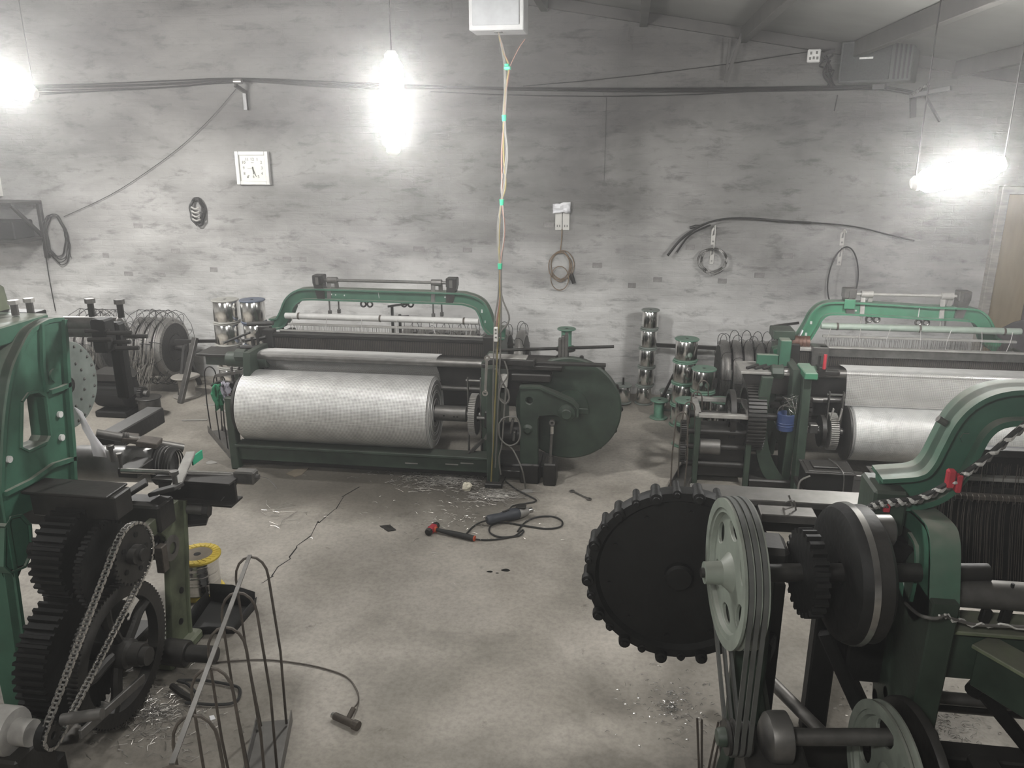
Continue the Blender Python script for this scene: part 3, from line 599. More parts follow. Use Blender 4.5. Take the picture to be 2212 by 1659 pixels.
def links(t, pts, Y, mat=M_iron):
    for x, y in pts:
        p = PY(x, y, Y)
        for s in (-.028, .028): MB().tube(ring(p.x + s, Y, p.z, .022, .022, n=16), .008, 6, True).build('hook_ring', mat, t)
def mesh_sheet(t, x0, x1, prof, pitch, rad, name='woven_sheet', mat=M_wirelt, wp=None):
    # prof: list of (y,z) along the path of the cloth; real warp and weft wires
    prof = [(p.x, p.y) for p in cat([V((a, b_, 0)) for a, b_ in prof], 5)]
    mb = MB(); n = int((x1 - x0) / pitch)
    for i in range(n + 1):
        x = x0 + (x1 - x0) * i / n; mb.tube([V((x, a, b_)) for a, b_ in prof], rad, 3)
    L_ = [0]
    for p, q in zip(prof, prof[1:]): L_.append(L_[-1] + math.hypot(q[0] - p[0], q[1] - p[1]))
    m_ = int(L_[-1] / (wp or pitch)); k = 0
    for j in range(m_ + 1):
        s = L_[-1] * j / m_
        while k < len(L_) - 2 and L_[k + 1] < s: k += 1
        f_ = (s - L_[k]) / max(L_[k + 1] - L_[k], 1e-6); a = prof[k][0] + (prof[k + 1][0] - prof[k][0]) * f_; b_ = prof[k][1] + (prof[k + 1][1] - prof[k][1]) * f_
        mb.tube([V((x0, a, b_)), V((x1, a, b_))], rad, 3)
    o = mb.build(name, mat, t, smooth=0, recalc=False); o['kind'] = 'stuff'; return o
def mesh_roll(t, x0, x1, Y, Z, r, mat, core=.075):
    n = 64; me = MB(); d = V((1, 0, 0))
    pr = [(core, 0), (r * .6, .0), (r - .012, .004), (r, .012), (r, x1 - x0 - .012), (r - .012, x1 - x0 - .004), (r * .6, x1 - x0), (core, x1 - x0)]
    o = me.lathe((x0, Y, Z), d, pr, n).build('cloth_roll', mat, t, recalc=True)
    uv = o.data.uv_layers.new(name='UV'); off = wm(t).translation
    for p in o.data.polygons:
        angs = []
        for li in p.loop_indices:
            c_ = o.data.vertices[o.data.loops[li].vertex_index].co + off; angs.append((math.atan2(c_.z - Z, c_.y - Y), c_.x - x0))
        a0 = angs[0][0]
        for li, (a, x) in zip(p.loop_indices, angs):
            while a - a0 > math.pi: a -= 2 * math.pi
            while a - a0 < -math.pi: a += 2 * math.pi
            uv.data[li].uv = (x, a * r)
    for x, s in ((x0, -1), (x1, 1)):
        for k in range(5):
            rr = core + .02 + (r - core - .03) * (k + .5 + random.uniform(-.3, .3)) / 5
            MB().tube(ring(x + s * .002, Y, Z, rr, rr, 'x', 40), .0035, 4, True).build('wound_edge', M_wirelt, o)
    return o

def loom_core(t, X0, X1, Y, cl0, cl1, rx0, rx1, roll, lx0, lx1):
    """shared working parts: X0..X1 side frames, Y arch plane, cl cloth span, roll=(Y,Z,r)"""
    yf = Y - .73
    for x in (X0, X1):
        sg = -1 if x == X0 else 1
        plate('side_frame', [(yf + .12, 0), (yf + .26, 0), (yf + .36, .25), (Y - .05, .25), (Y + .05, 0), (Y + .42, 0), (Y + .42, .60), (Y + .28, .93), (yf + .1, .93), (yf + .06, .70)], [[(yf + .30, .36), (Y - .08, .36), (Y - .08, .62), (yf + .30, .62)]], fyz, x - .03, x + .03, M_dgreen, t, .006)
    MB().box((X0, Y + .30, .12), (X1, Y + .36, .26), .006).build('rear_beam', M_dgreen, t)
    MB().box((X0, Y - .10, .30), (X1, Y + .0, .42), .006).build('cross_beam', M_iron, t)
    # shafts and dark plates behind the cloth
    MB().box((X0 + .03, Y - .22, .45), (X1 - .03, Y - .20, .84), .004).build('apron_plate', M_iron, t)
    MB().cyl((X0 - .08, Y - .33, .62), (X1 + .1, Y - .33, .62), .022, n=14).build('drive_shaft', M_steel, t)
    rr = MB().cyl((X0 - .12, yf + .25, .868), (X1 + .04, yf + .25, .868), .032, n=24, ch=.005).build('breast_roller', M_steel, t)
    MB().cyl((X0 - .16, yf + .25, .868), (X0 - .07, yf + .25, .868), .055, n=8, ch=.006).build('roller_end', M_dgreen, rr)
    # sley / reed
    rd = MB().box((X0 + .06, Y - .27, .86), (X1 - .05, Y - .25, .985), .003).build('reed', M_iron, t)
    mb = MB(); n = 120
    for i in range(n):
        x = X0 + .09 + (X1 - X0 - .17) * i / (n - 1); mb.box((x - .002, Y - .274, .875), (x + .002, Y - .269, .975))
    k = mb.build('reed_wires', M_rust, rd, smooth=0); k['kind'] = 'stuff'
    MB().box((X0 + .02, Y - .29, .985), (X1 - .01, Y - .23, 1.015), .005).build('reed_cap', M_lite if lx0 else M_iron, t)
    MB().box((X0 + .03, Y - .32, .825), (X1 - .02, Y - .22, .862), .006).build('sley_board', M_iron, t)
    for x in (X0 + .03, X1 - .03): MB().box((x - .045, Y - .30, .82), (x + .045, Y - .21, 1.04), .006).build('sley_sword', M_iron, t)
    return yf
def heddles(t, x0, x1, Y, zb, ztop, mat, n=130, ties=6, barr=.026):
    MB().cyl((x0 - .02, Y, ztop), (x1 + .02, Y, ztop), barr, n=14, ch=.004).build('heddle_bar', mat, t)
    for x in (x0 + .1, (x0 + x1) / 2, x1 - .1): MB().lathe((x - .008, Y, ztop), (1, 0, 0), [(barr + .002, 0), (barr + .004, .008), (barr + .002, .016)], 14, True).build('bar_band', M_rust, t)
    for z in zb: MB().box((x0, Y - .012, z - .009), (x1, Y + .012, z + .009), .003).build('heddle_rail', M_lite, t)
    mb = MB()
    for i in range(n):
        x = x0 + .02 + (x1 - x0 - .04) * (i + random.uniform(-.3, .3)) / (n - 1); q = Y + random.choice((-.01, 0, .01))
        mb.tube([V((x, q, zb[0])), V((x + random.uniform(-.003, .003), q, zb[-1]))], .0014, 3)
    o = mb.build('heddle_wires', M_rust, t, smooth=0, recalc=False); o['kind'] = 'stuff'
    for i in range(ties):
        x = x0 + .05 + (x1 - x0 - .1) * i / (ties - 1); MB().tube([V((x, Y - .028, ztop)), V((x + random.uniform(-.02, .02), Y - .02, zb[0])), V((x + random.uniform(-.02, .02), Y - .015, zb[-1]))], .0025, 4).build('tie_wire', M_wirelt, t)

# ------------------------------------------------------------------ loom A (left of centre)
A = thing('wire_loom', 'green loom left of centre holding the thickest silver mesh roll', 'loom', (-1.95, 6.2, 0))
YA = 6.3
arch(A, [(588, 698), (608, 695), (620, 676), (630, 652), (648, 637), (672, 634), (720, 635), (850, 639), (980, 643), (1010, 646), (1036, 657), (1049, 678), (1057, 702), (1074, 716), (1092, 719)], YA, holes=[(645, 660, .006, .013), (716, 636, .006, .006), (725, 637, .005, .005), (744, 638, .005, .006), (1041, 672, .006, .014), (1048, 695, .005, .01), (963, 642, .012, .005)])
p0, p1 = PY(690, 606, YA), PY(977, 610, YA); ar = [PY(718, 606, YA).x, PY(943, 606, YA).x]
toprod(A, p0.x, p1.x, (p0.z + p1.z) / 2, YA, ar, M_steel, .28)
links(A, [(792, 657), (880, 657)], YA)
MB().bar(PY(817, 632, YA - .023), PY(819, 644, YA - .023), .004, .003, up=(1, 0, 0)).build('chalk_mark', M_chalk, A)
X0, X1 = -2.90, -1.0
yf = loom_core(A, X0, X1, YA, -2.9, -1.4, 0, 0, 0, 0, 0)
heddles(A, -2.76, -1.16, YA - .12, (1.055, .995), 1.125, M_white)
MB().box((-2.80, YA - .165, .955), (-1.1, YA - .15, 1.005), .002).build('front_rail', M_iron, A)
MB().box((-2.82, YA - .17, 1.003), (-1.1, YA - .14, 1.014), .002).build('rail_strip', M_lite, A)
RY, RZ, RR = 5.74, .485, .285
roll = mesh_roll(A, -2.95, -1.41, RY, RZ, RR, M_mesh)
mesh_sheet(A, -2.87, -1.41, [(6.02, .885), (5.90, .902), (5.83, .903), (5.797, .888), (5.80, .85), (5.88, .77), (5.93, .69)], .0075, .0011)
MB().cyl((-3.06, RY, RZ), (-1.0, RY, RZ), .024, n=14).build('roll_axle', M_steel, A)
sl = MB().cyl((-1.42, RY, RZ), (-1.16, RY, RZ), .062, n=24, ch=.004).build('roll_sleeve', M_steel, A)
for dx, dz in ((.09, .0), (.17, -.005), (.195, -.005)): MB().cyl((-1.42 + dx, RY - .058, RZ + dz), (-1.42 + dx, RY - .0635, RZ + dz), .007, n=10).build('set_hole', M_black, sl)
g = MB().gear((-1.10, RY, RZ), (1, 0, 0), .165, .05, 60, .012, .03).build('roll_gear', M_lite, A); MB().lathe((-1.135, RY, RZ), (1, 0, 0), [(.05, 0), (.06, .01), (.06, .06), (.05, .07)], 20, True).build('gear_hub', M_iron, g)
MB().gear((-3.035, RY, RZ), (1, 0, 0), .19, .05, 66, .011, .03).build('roll_gear', M_iron, A)
MB().lathe((-2.985, RY, RZ), (1, 0, 0), [(.03, 0), (.25, 0), (.25, .02), (.03, .02)], 40, True).build('roll_flange', M_iron, A)
for x in (-1.145, -1.045):
    MB().bar((x, RY - .02, .15), (x, RY - .02, .79), .010, .032, .002, up=(0, 1, 0)).build('gear_strap', M_steel, A)
MB().cyl((-1.16, RY - .02, .765), (-1.03, RY - .02, .765), .008, n=10).build('strap_pin', M_bright, A)
MB().cyl((-1.17, RY - .02, .17), (-1.0, RY - .02, .17), .012, n=10).build('strap_pin', M_steel, A)
for x in (-3.06, -3.0): MB().bar((x, RY - .02, .25), (x, RY - .02, .80), .010, .030, .002, up=(0, 1, 0)).build('gear_strap', M_steel, A)
# front legs and base
p = PY(514, 1010, 5.57)
MB().box((p.x - .035, 5.53, 0), (p.x + .03, 5.61, .60), .006).build('front_leg', M_dgreen, A)
a, b_ = PY(1049, 1040, 5.5), PY(1083, 1040, 5.5)
lg = MB().box((a.x + .01, 5.5, .03), (b_.x - .02, 5.60, .93), .006).build('front_leg', M_dgreen, A); MB().box((a.x - .0, 5.45, 0), (b_.x + .01, 5.66, .035), .006).build('foot_plate', M_iron, lg)
MB().box((-3.0, 5.56, .075), (-.95, 5.60, .20), .005).build('base_beam', M_dgreen, A); MB().box((-3.0, 5.52, .195), (-.95, 5.66, .215), .003).build('base_flange', M_dgreen, A)
MB().box((-3.05, 5.62, .02), (-.6, 5.70, .08), .005).build('base_rail', M_iron, A)
for k, (x, z) in enumerate(((-1.30, .13), (-1.18, .145), (-1.62, .12))): MB().box((x, 5.553, z), (x + .10, 5.561, z + .008)).build('bright_scratch', M_lite, A)
MB().bar((-1.13, 5.6, .2), (-1.02, 5.66, .31), .02, .025).build('stay', M_steel, A); MB().bar((-1.0, 5.62, .33), (-.92, 5.62, .48), .014, .022).build('stay', M_steel, A)
cl = MB().box((-1.0, 5.60, .42), (-.93, 5.68, .56), .01).build('clamp', M_iron, A); MB().cyl((-1.06, 5.62, .50), (-.84, 5.62, .50), .012, n=10).build('clamp_screw', M_steel, cl)
# left work shelf of loom A
a, b_ = PY(436, 756, 5.95), PY(600, 760, 5.95)
MB().box((a.x, 5.85, a.z - .025), (b_.x, 6.1, a.z - .005), .003).build('side_shelf', M_iron, A); MB().box((a.x + .05, 5.9, a.z - .11), (b_.x, 6.05, a.z - .026), .004).build('shelf_bracket', M_dgreen, A)
MB().cyl(PY(492, 775, 5.85), PY(492, 775, 5.85) + V((.35, 0, 0)), .062, n=20, ch=.006).build('roller_sleeve', M_dgreen, A)
for x0, y0, x1, y1, r_ in ((480, 742, 540, 718, .010), (530, 735, 575, 728, .014), (520, 750, 560, 750, .02), (545, 728, 548, 750, .016), (535, 700, 590, 698, .018), (556, 715, 560, 745, .018)):
    MB().cyl(PY(x0, y0, 6.0), PY(x1, y1, 6.0), r_, n=10).build('linkage', M_iron, A)
MB().box(PY(555, 705, 6.1), PY(592, 752, 6.15), .006).build('shuttle_box', M_iron, A)
for x, y in ((552, 716), (482, 740), (566, 739)): hexbolt(MB(), PY(x, y, 5.93), (0, -1, 0), .014, .02).build('bolt', M_bright, A)
# small bracket with lever at the left roll end
MB().bar(PY(465, 812, 5.7), PY(540, 800, 5.7), .02, .022).build('lever', M_steel, A)
# right-hand mechanism of loom A
tbz = .925
MB().box((-1.02, 5.62, tbz - .03), (-.42, 5.95, tbz), .004).build('side_table', M_iron, A); MB().box((-.98, 5.60, tbz), (-.62, 5.70, tbz + .05), .008).build('race_block', M_iron, A)
MB().box((-.98, 5.60, tbz + .05), (-.68, 5.72, tbz + .06), .003).build('race_cover', M_lite, A)
MB().box((-.72, 5.66, tbz + .0), (-.1, 5.71, tbz + .02), .003).build('picker_bar', M_iron, A)
MB().box((-.80, 5.62, .80), (-.50, 5.9, .86), .008).build('guide_block', M_iron, A)
MB().cyl((-.95, 5.75, 1.0), (-.05, 6.0, 1.0), .012, n=10).build('picker_rod', M_iron, A)
# stacked upright bars beside the disc
for k in range(3):
    p = PY(1210 + k * 7, 728, 5.8); MB().box((p.x - .012, 5.78, .93), (p.x + .012, 5.83, 1.10 + .02 * k), .003).build('upright_finger', M_steel, A)
# arm casting carrying the big disc
arm = [(1124, 836), (1165, 836), (1236, 868), (1246, 880), (1246, 898), (1236, 906), (1218, 904), (1200, 895), (1166, 897), (1163, 905), (1163, 1005), (1124, 1005)]
Yd = 5.62
ap = [(PY(x, y, Yd).x, PY(x, y, Yd).z) for x, y in arm]; hp = PY(1144, 863, Yd)
ao = plate('disc_arm', ap, [circ(hp.x, hp.z, .026, 18)], fxz, Yd - .03, Yd + .03, M_dgreen, A, .006)
rim = offs(ap[:5], .0); MB().band(ap[:5], offs(ap[:5], .015 if True else 0), fxz, Yd - .045, Yd + .045).build('arm_flange', M_dgreen, ao)
hb = PY(1225, 888, Yd); MB().lathe((hb.x, Yd - .09, hb.z), (0, 1, 0), [(0, 0), (.034, 0), (.040, .008), (.040, .03), (.062, .035), (.066, .16), (.03, .30)], 28).build('hub_boss', M_dgreen, ao)
bp_ = PY(1141, 925, Yd); MB().lathe((bp_.x, Yd - .05, bp_.z), (0, 1, 0), [(0, 0), (.022, 0), (.045, .025), (.045, .05)], 20).build('boss', M_dgreen, ao)
MB().box((ap[-1][0] + .0, Yd - .05, .0), (ap[-2][0] + .01, Yd + .25, .16), .01).build('arm_foot', M_iron, A)
dc = PY(1228, 880, 5.8); dk = MB().lathe((dc.x, 5.76, dc.z), (0, 1, 0), [(.03, 0), (.395, 0), (.405, .01), (.405, .055), (.395, .065), (.03, .065)], 80, True).build('big_disc', M_dgreen, A)
MB().prism(circ(dc.x + .02, dc.z + .02, .135, 24, R(-10), R(190)), fxz, 5.745, 5.762).build('disc_cover', M_dgreen, dk)
MB().box((dc.x + .03, 5.74, dc.z - .03), (dc.x + .155, 5.762, dc.z + .015), .004).build('cover_lug', M_dgreen, dk)
for k in range(14):
    t_ = 2 * math.pi * k / 14; MB().cyl((dc.x + .40 * math.cos(t_), 5.80, dc.z + .40 * math.sin(t_)), (dc.x + .40 * math.cos(t_), 5.84, dc.z + .40 * math.sin(t_)), .018, n=10).build('rim_bolt', M_iron, dk)
rod0, rod1 = PY(1193, 912, 5.58), PY(1188, 1000, 5.58)
rd = MB().cyl(rod0, rod1, .011, n=10).build('link_rod', M_steel, A); MB().lathe(rod0 + V((0, -.02, 0)), (0, 1, 0), [(.010, 0), (.022, 0), (.022, .03), (.010, .03)], 16, True).build('rod_eye', M_steel, rd)
MB().cyl(rod0 + V((0, 0, -.03)), rod0 + V((0, 0, -.09)), .016, n=8).build('rod_nut', M_bright, rd); MB().cyl(rod1 + V((0, 0, .0)), rod1 + V((0, 0, .05)), .018, n=8).build('rod_end', M_steel, rd)
MB().box((rod1.x - .05, 5.55, 0), (rod1.x + .05, 5.72, rod1.z), .01).build('rod_foot', M_iron, A)
MB().box((-.98, 5.7, .0), (-.5, 6.0, .10), .01).build('gear_base', M_iron, A)
MB().cyl((-1.0, 5.75, .34), (-.72, 5.75, .34), .09, n=20, ch=.01).build('clutch_drum', M_iron, A)
MB().box((-.85, 5.78, .55), (-.72, 5.86, .84), .01).build('side_bracket', M_iron, A)
p = PY(1088, 824, 5.55); MB().cyl(p + V((0, 0, .05)), p + V((0, 0, -.04)), .035, .028, 12).build('white_cup', M_plastic, A)
MB().bar(PY(1108, 905, 5.6), PY(1103, 935, 5.6), .02, .05, .004).build('pale_tab', M_steel, A); MB().bar(PY(1112, 930, 5.62), PY(1110, 950, 5.62), .02, .06, .004).build('pale_tab', M_steel, A)
# wrench hung on loom A
def wrench(p0, p1, ln, label, hang=True, r=.022, fn=None):
    p0 = V(p0); p1 = V(p1); t = thing('wrench', label, 'wrench', p1 if p1.z < p0.z else p0); d = (p1 - p0).normalized(); up = V((0, 0, 1)) if not hang else V((0, -1, 0))
    MB().bar(p0, p1, .018, .006, .001, up=up).build('shank', M_bright, t)
    for p, s in ((p0, 1), (p1, 1)):
        n_ = up; MB().lathe(p - n_ * .005, n_, [(.011, 0), (r, 0), (r, .010), (.011, .010)], 18, True).build('ring_end', M_bright, t)
    return t
wrench(PY(1052, 774, 5.44), PY(1048, 849, 5.44), .25, 'bright ring spanner hanging beside the cables on the left loom')
# ------------------------------------------------------------------ loom B (right background)
B = thing('wire_loom', 'bright green loom at the right with a slim fine-mesh roll', 'loom', (2.1, 6.3, 0))
YB2 = 6.4
arch(B, [(1672, 765), (1700, 757), (1730, 733), (1750, 703), (1763, 680), (1783, 666), (1820, 664), (1900, 668), (2000, 674), (2088, 678), (2112, 686), (2126, 706), (2134, 732), (2156, 748)], YB2, wd=.105, mat=M_greenlt, holes=[(1752, 697, .008, .012), (1741, 722, .008, .012), (1845, 671, .02, .006)])
p0, p1 = PY(1834, 634, YB2), PY(2080, 641, YB2); ar = [PY(1873, 636, YB2).x, PY(2046, 640, YB2).x]
toprod(B, p0.x, p1.x, (p0.z + p1.z) / 2, YB2, ar, M_lite, .27, bm=M_steel)
MB().box((p0.x - .04, YB2 - .065, p0.z - .11), (p0.x + .04, YB2 - .05, p0.z - .035), .003).build('green_plate', M_greenlt, B)
links(B, [(1885, 690), (1992, 697)], YB2, M_steel)
# chalk figure on the arch
c_ = PY(1981, 675, YB2 - .024); mb = MB().bar(c_ + V((-.028, 0, .038)), c_ + V((.014, 0, .038)), .004, .006); mb.bar(c_ + V((.013, 0, .038)), c_ + V((.013, 0, -.035)), .004, .006, up=(1, 0, 0)); mb.build('chalk_figure', M_chalk, B)
X0, X1 = 1.28, 3.12
loom_core(B, X0, X1, YB2, 0, 0, 0, 0, 0, 1, 0)
heddles(B, 1.55, 2.95, YB2 - .12, (1.07, .985), 1.15, MATS['worn_pale_green'] if False else pm('pale_bar', (.27, .33, .28), .5, 0, .2, 9, .4), n=110, ties=7)
MB().box((1.5, YB2 - .30, .955), (3.05, YB2 - .285, 1.02), .003).build('front_rail', M_steel, B); MB().box((1.5, YB2 - .31, 1.018), (3.05, YB2 - .27, 1.03), .002).build('rail_strip', M_lite, B)
MB().box((1.44, YB2 - .335, .83), (1.56, YB2 - .20, 1.03), .006).build('sley_plate', M_steel, B)
for z in (.88, .98): hexbolt(MB(), (1.50, YB2 - .335, z), (0, -1, 0), .016, .012).build('bolt', M_bright, B)
BY, BZ, BR = 5.86, .44, .205
mesh_roll(B, 1.70, 3.0, BY, BZ, BR, M_mesh2, .06)
MB().lathe((1.665, BY, BZ), (1, 0, 0), [(.03, 0), (.19, 0), (.21, .008), (.21, .02), (.19, .03), (.03, .03)], 44, True).build('roll_flange', M_iron, B)
mesh_sheet(B, 1.66, 3.0, [(6.13, .885), (6.0, .902), (5.93, .903), (5.895, .888), (5.885, .85), (5.86, .74), (5.85, .65)], .006, .0013, wp=.006)
MB().cyl((1.30, BY, BZ), (3.1, BY, BZ), .024, n=14).build('roll_axle', M_steel, B)
MB().gear((1.585, BY, BZ), (1, 0, 0), .14, .055, 54, .011, .03).build('roll_gear', M_lite, B)
MB().lathe((1.50, BY, BZ), (1, 0, 0), [(.03, 0), (.12, 0), (.12, .03), (.03, .03)], 30, True).build('ratchet_plate', M_iron, B)
for x in (1.535, 1.635): MB().bar((x, BY - .03, .40), (x, BY - .03, .76), .010, .034, .002, up=(0, 1, 0)).build('gear_strap', M_steel, B)
MB().cyl((1.52, BY - .03, .735), (1.65, BY - .03, .735), .009, n=10).build('strap_pin', M_bright, B)
for x in (1.54, 1.60): MB().bar((x, BY - .12, .57), (x + .01, BY - .13, .66), .008, .02).build('pawl', M_lite, B)
p = PY(1724, 1060, 5.68)
plate('front_leg', [(5.62, 0), (5.74, 0), (5.80, .5), (5.80, .93), (5.70, .93), (5.66, .5)], [], fyz, 1.31, 1.37, M_dgreen, B, .005)
plate('curved_brace', [(p_.x, p_.y) for p_ in cat([V((1.12, .86, 0)), V((1.10, .55, 0)), V((1.14, .30, 0)), V((1.24, .10, 0)), V((1.36, 0, 0)), V((1.26, 0, 0)), V((1.12, .08, 0)), V((1.04, .30, 0)), V((1.02, .60, 0)), V((1.04, .86, 0))], 4)], [], fxz, 5.78, 5.83, M_dgreen, B, .003)
MB().box((1.30, 5.62, .90), (1.39, 5.90, .95), .006).build('leg_cap', M_greenlt, B); MB().cyl((1.37, 5.92, .868), (1.46, 5.92, .868), .056, n=18, ch=.006).build('roller_collar', M_greenlt, B)
# bearing stubs and clamp in front of the roll gear
for z in (.68, .46):
    MB().cyl((1.36, BY, z), (1.50, BY, z), .02, n=12).build('stub_shaft', M_steel, B)
MB().box((1.42, BY - .05, .43), (1.48, BY + .02, .50), .006).build('clamp', M_steel, B)
for k in range(5): MB().box((1.39, 5.76, .55 + k * .035), (1.41, 5.80, .575 + k * .035)).build('rack_tooth', M_iron, B)
# left apron table
a, b_ = PY(1600, 801, 5.9), PY(1735, 803, 5.9)
MB().box((a.x, 5.88, a.z - .02), (1.42, 6.2, a.z), .004).build('side_shelf', M_lite, B); MB().prism([(a.x + .01, a.z - .02), (1.30, a.z - .02), (1.30, a.z - .17), (a.x + .07, a.z - .16)], fxz, 5.89, 5.91).build('apron', M_iron, B)
MB().prism([(1635, 0), (1, 1)], fxz, 0, 0) if False else None
sh = PY(1640, 770, 6.05)
MB().box((sh.x - .02, 6.02, a.z), (sh.x + .14, 6.06, a.z + .10), .004).build('shuttle_box', M_green, B); MB().box((sh.x + .14, 6.0, a.z), (sh.x + .22, 6.12, a.z + .22), .006).build('picker_housing', M_green, B)
MB().box((sh.x + .10, 6.1, a.z + .20), (sh.x + .26, 6.3, a.z + .27), .006).build('housing_cap', M_dgreen, B)
for k in range(9):
    x = a.x + .05 + .06 * k; MB().cyl((x, 5.95, a.z + .01), (x + .09, 6.0, a.z + .025), .012, n=8).build('linkage', M_iron, B)
MB().box((1.32, 5.86, a.z), (1.60, 5.93, a.z + .03), .004).build('temple_bar', M_iron, B); MB().box((1.44, 5.86, a.z - .02), (1.50, 5.95, a.z + .06), .006).build('temple_block', M_iron, B)
p = PY(1782, 780, 5.86); MB().cyl(p + V((0, 0, -.06)), p + V((0, 0, .05)), .012, n=10).build('red_handle', M_red, B); MB().cyl(p + V((-.04, 0, -.05)), p + V((-.04, 0, .04)), .01, n=8).build('handle_post', M_iron, B)
for k in range(8):
    MB().cyl((1.21 + .028 * k, 6.18, a.z + .17), (1.235 + .028 * k, 6.18, a.z + .17), .045, .05, n=14).build('spring_turn', pm('copper_brown', (.13, .065, .045), .5, .3, .2, 9), B)
# white paper on the arch foot and big spoked gear wheel
def wheel(t, o, d, r, wd, rimw, ns, mat, hub=.05, teeth=0, name='gear_wheel', tm=None):
    o = V(o); d = V(d).normalized(); a, u, _ = basis(d)
    if teeth: w_ = MB().gear(o, d, r, wd, teeth, .014, r - rimw).build(name, tm or mat, t)
    else: w_ = MB().lathe(o - d * wd / 2, d, [(r - rimw, 0), (r, 0), (r, wd), (r - rimw, wd)], 48, True).build(name, tm or mat, t)
    MB().lathe(o - d * wd * .7, d, [(0, 0), (hub, 0), (hub, wd * 1.4), (0, wd * 1.4)], 24).build('wheel_hub', mat, w_)
    for k in range(ns):
        t_ = 2 * math.pi * k / ns + .3; e = a * math.cos(t_) + u * math.sin(t_)
        MB().bar(o + e * hub * .8, o + e * (r - rimw + .004), wd * .45, hub * .8, .004, up=e.cross(d)).build('spoke', mat, w_)
    return w_
wheel(B, (1.02, 5.95, .50), (1, 0, 0), .27, .13, .05, 5, M_iron, .06, 56)
wheel(B, (.86, 5.95, .50), (1, 0, 0), .20, .04, .03, 4, M_iron, .05)
MB().cyl((.55, 5.95, .50), (1.3, 5.95, .50), .03, n=14).build('gear_shaft', M_iron, B)
MB().cyl((.98, 6.2, .70), (1.14, 6.2, .70), .10, n=24, ch=.01).build('ribbed_drum', M_steel, B)
for x, y in ((1675, 873), (1697, 930), (1702, 960)): MB().box(PY(x - 12, y + 8, 6.05), PY(x + 8, y - 6, 6.15), .006).build('bright_block', M_steel, B)
MB().box((1.0, 5.75, .0), (1.35, 6.3, .06), .01).build('base_pad', M_iron, B)
# wrapped box in the near-left of loom B: gear case with shafts
gc = [(.60, 5.75), (.98, 5.75), (.98, 6.15), (.60, 6.15)]
for (x, y) in gc: MB().box((x - .02, y - .02, 0), (x + .02, y + .02, .55), .004).build('stand_post', M_dgreen, B)
for (x0, y0), (x1, y1) in zip(gc, gc[1:] + gc[:1]): MB().bar((x0, y0, .56), (x1, y1, .56), .045, .03, .003).build('stand_rail', M_lite, B)
for z in (.42, .30, .16): MB().cyl((.50, 5.78, z), (1.0, 5.78, z), .022, n=12).build('stand_shaft', M_iron, B)
MB().cyl((.62, 5.78, .30), (.78, 5.78, .30), .06, n=20, ch=.008).build('bobbin', M_steel, B)
for z, r_ in ((.42, .075), (.25, .09)): MB().gear((.50, 5.8, z), (1, 0, 0), r_, .04, 30, .009, .02).build('small_gear', M_iron, B)
MB().box((.62, 5.80, .05), (.97, 6.1, .40), .01).build('gear_case', M_iron, B)
t = thing('paper_sheet', 'folded white paper lying on the left arch foot of the bright green loom', 'paper', PY(1722, 735, 6.28))
mb = MB(); mb.grid([[PY(1681, 731, 6.3), PY(1700, 731, 6.3), PY(1716, 730, 6.31), PY(1726, 722, 6.32), PY(1732, 711, 6.32)], [PY(1684, 735, 6.2), PY(1703, 735, 6.2), PY(1719, 733, 6.21), PY(1729, 726, 6.22), PY(1735, 714, 6.22)]])
o = mb.build('sheet', M_paper, t); o.modifiers.new('s', 'SOLIDIFY').thickness = .002
p = PY(1700, 885, 5.78); t = thing('blue_can', 'blue oil can hanging beside the front leg of the right loom', 'can', (p.x, p.y, p.z - .2))
MB().lathe((p.x, p.y, p.z - .155), (0, 0, 1), [(0, 0), (.058, 0), (.062, .01), (.065, .125), (.060, .13), (.055, .12), (.05, .02)], 24).build('body', M_blue, t)
for z in (.035, .055): MB().lathe((p.x, p.y, p.z - .155 + z), (0, 0, 1), [(.0645, 0), (.0665, .004), (.0645, .008)], 24, True).build('rib', M_blue, t)
MB().tube([V((p.x + .066 * math.cos(q), p.y, p.z - .03 + .07 * math.sin(q))) for q in [math.pi * k / 12 for k in range(13)]], .004, 5).build('wire_handle', M_steel, t)
MB().cyl(V((p.x, p.y, p.z + .04)), V((p.x + .09, p.y + .08, p.z + .06)), .006, n=6).build('hanger', M_iron, t)
t = thing('wire_tuft', 'tuft of bright cut wire ends on the front leg of the right loom', 'wire scrap', PY(1720, 880, 5.7))
for k in range(22): MB().tube(cat([PY(1722, 880, 5.72), PY(1712 + random.uniform(-12, 12), 868 + random.uniform(-12, 15), 5.66), PY(1712 + random.uniform(-22, 14), 870 + random.uniform(-22, 28), 5.62)], 3), .0022, 3).build('wire_end', M_bright, t)
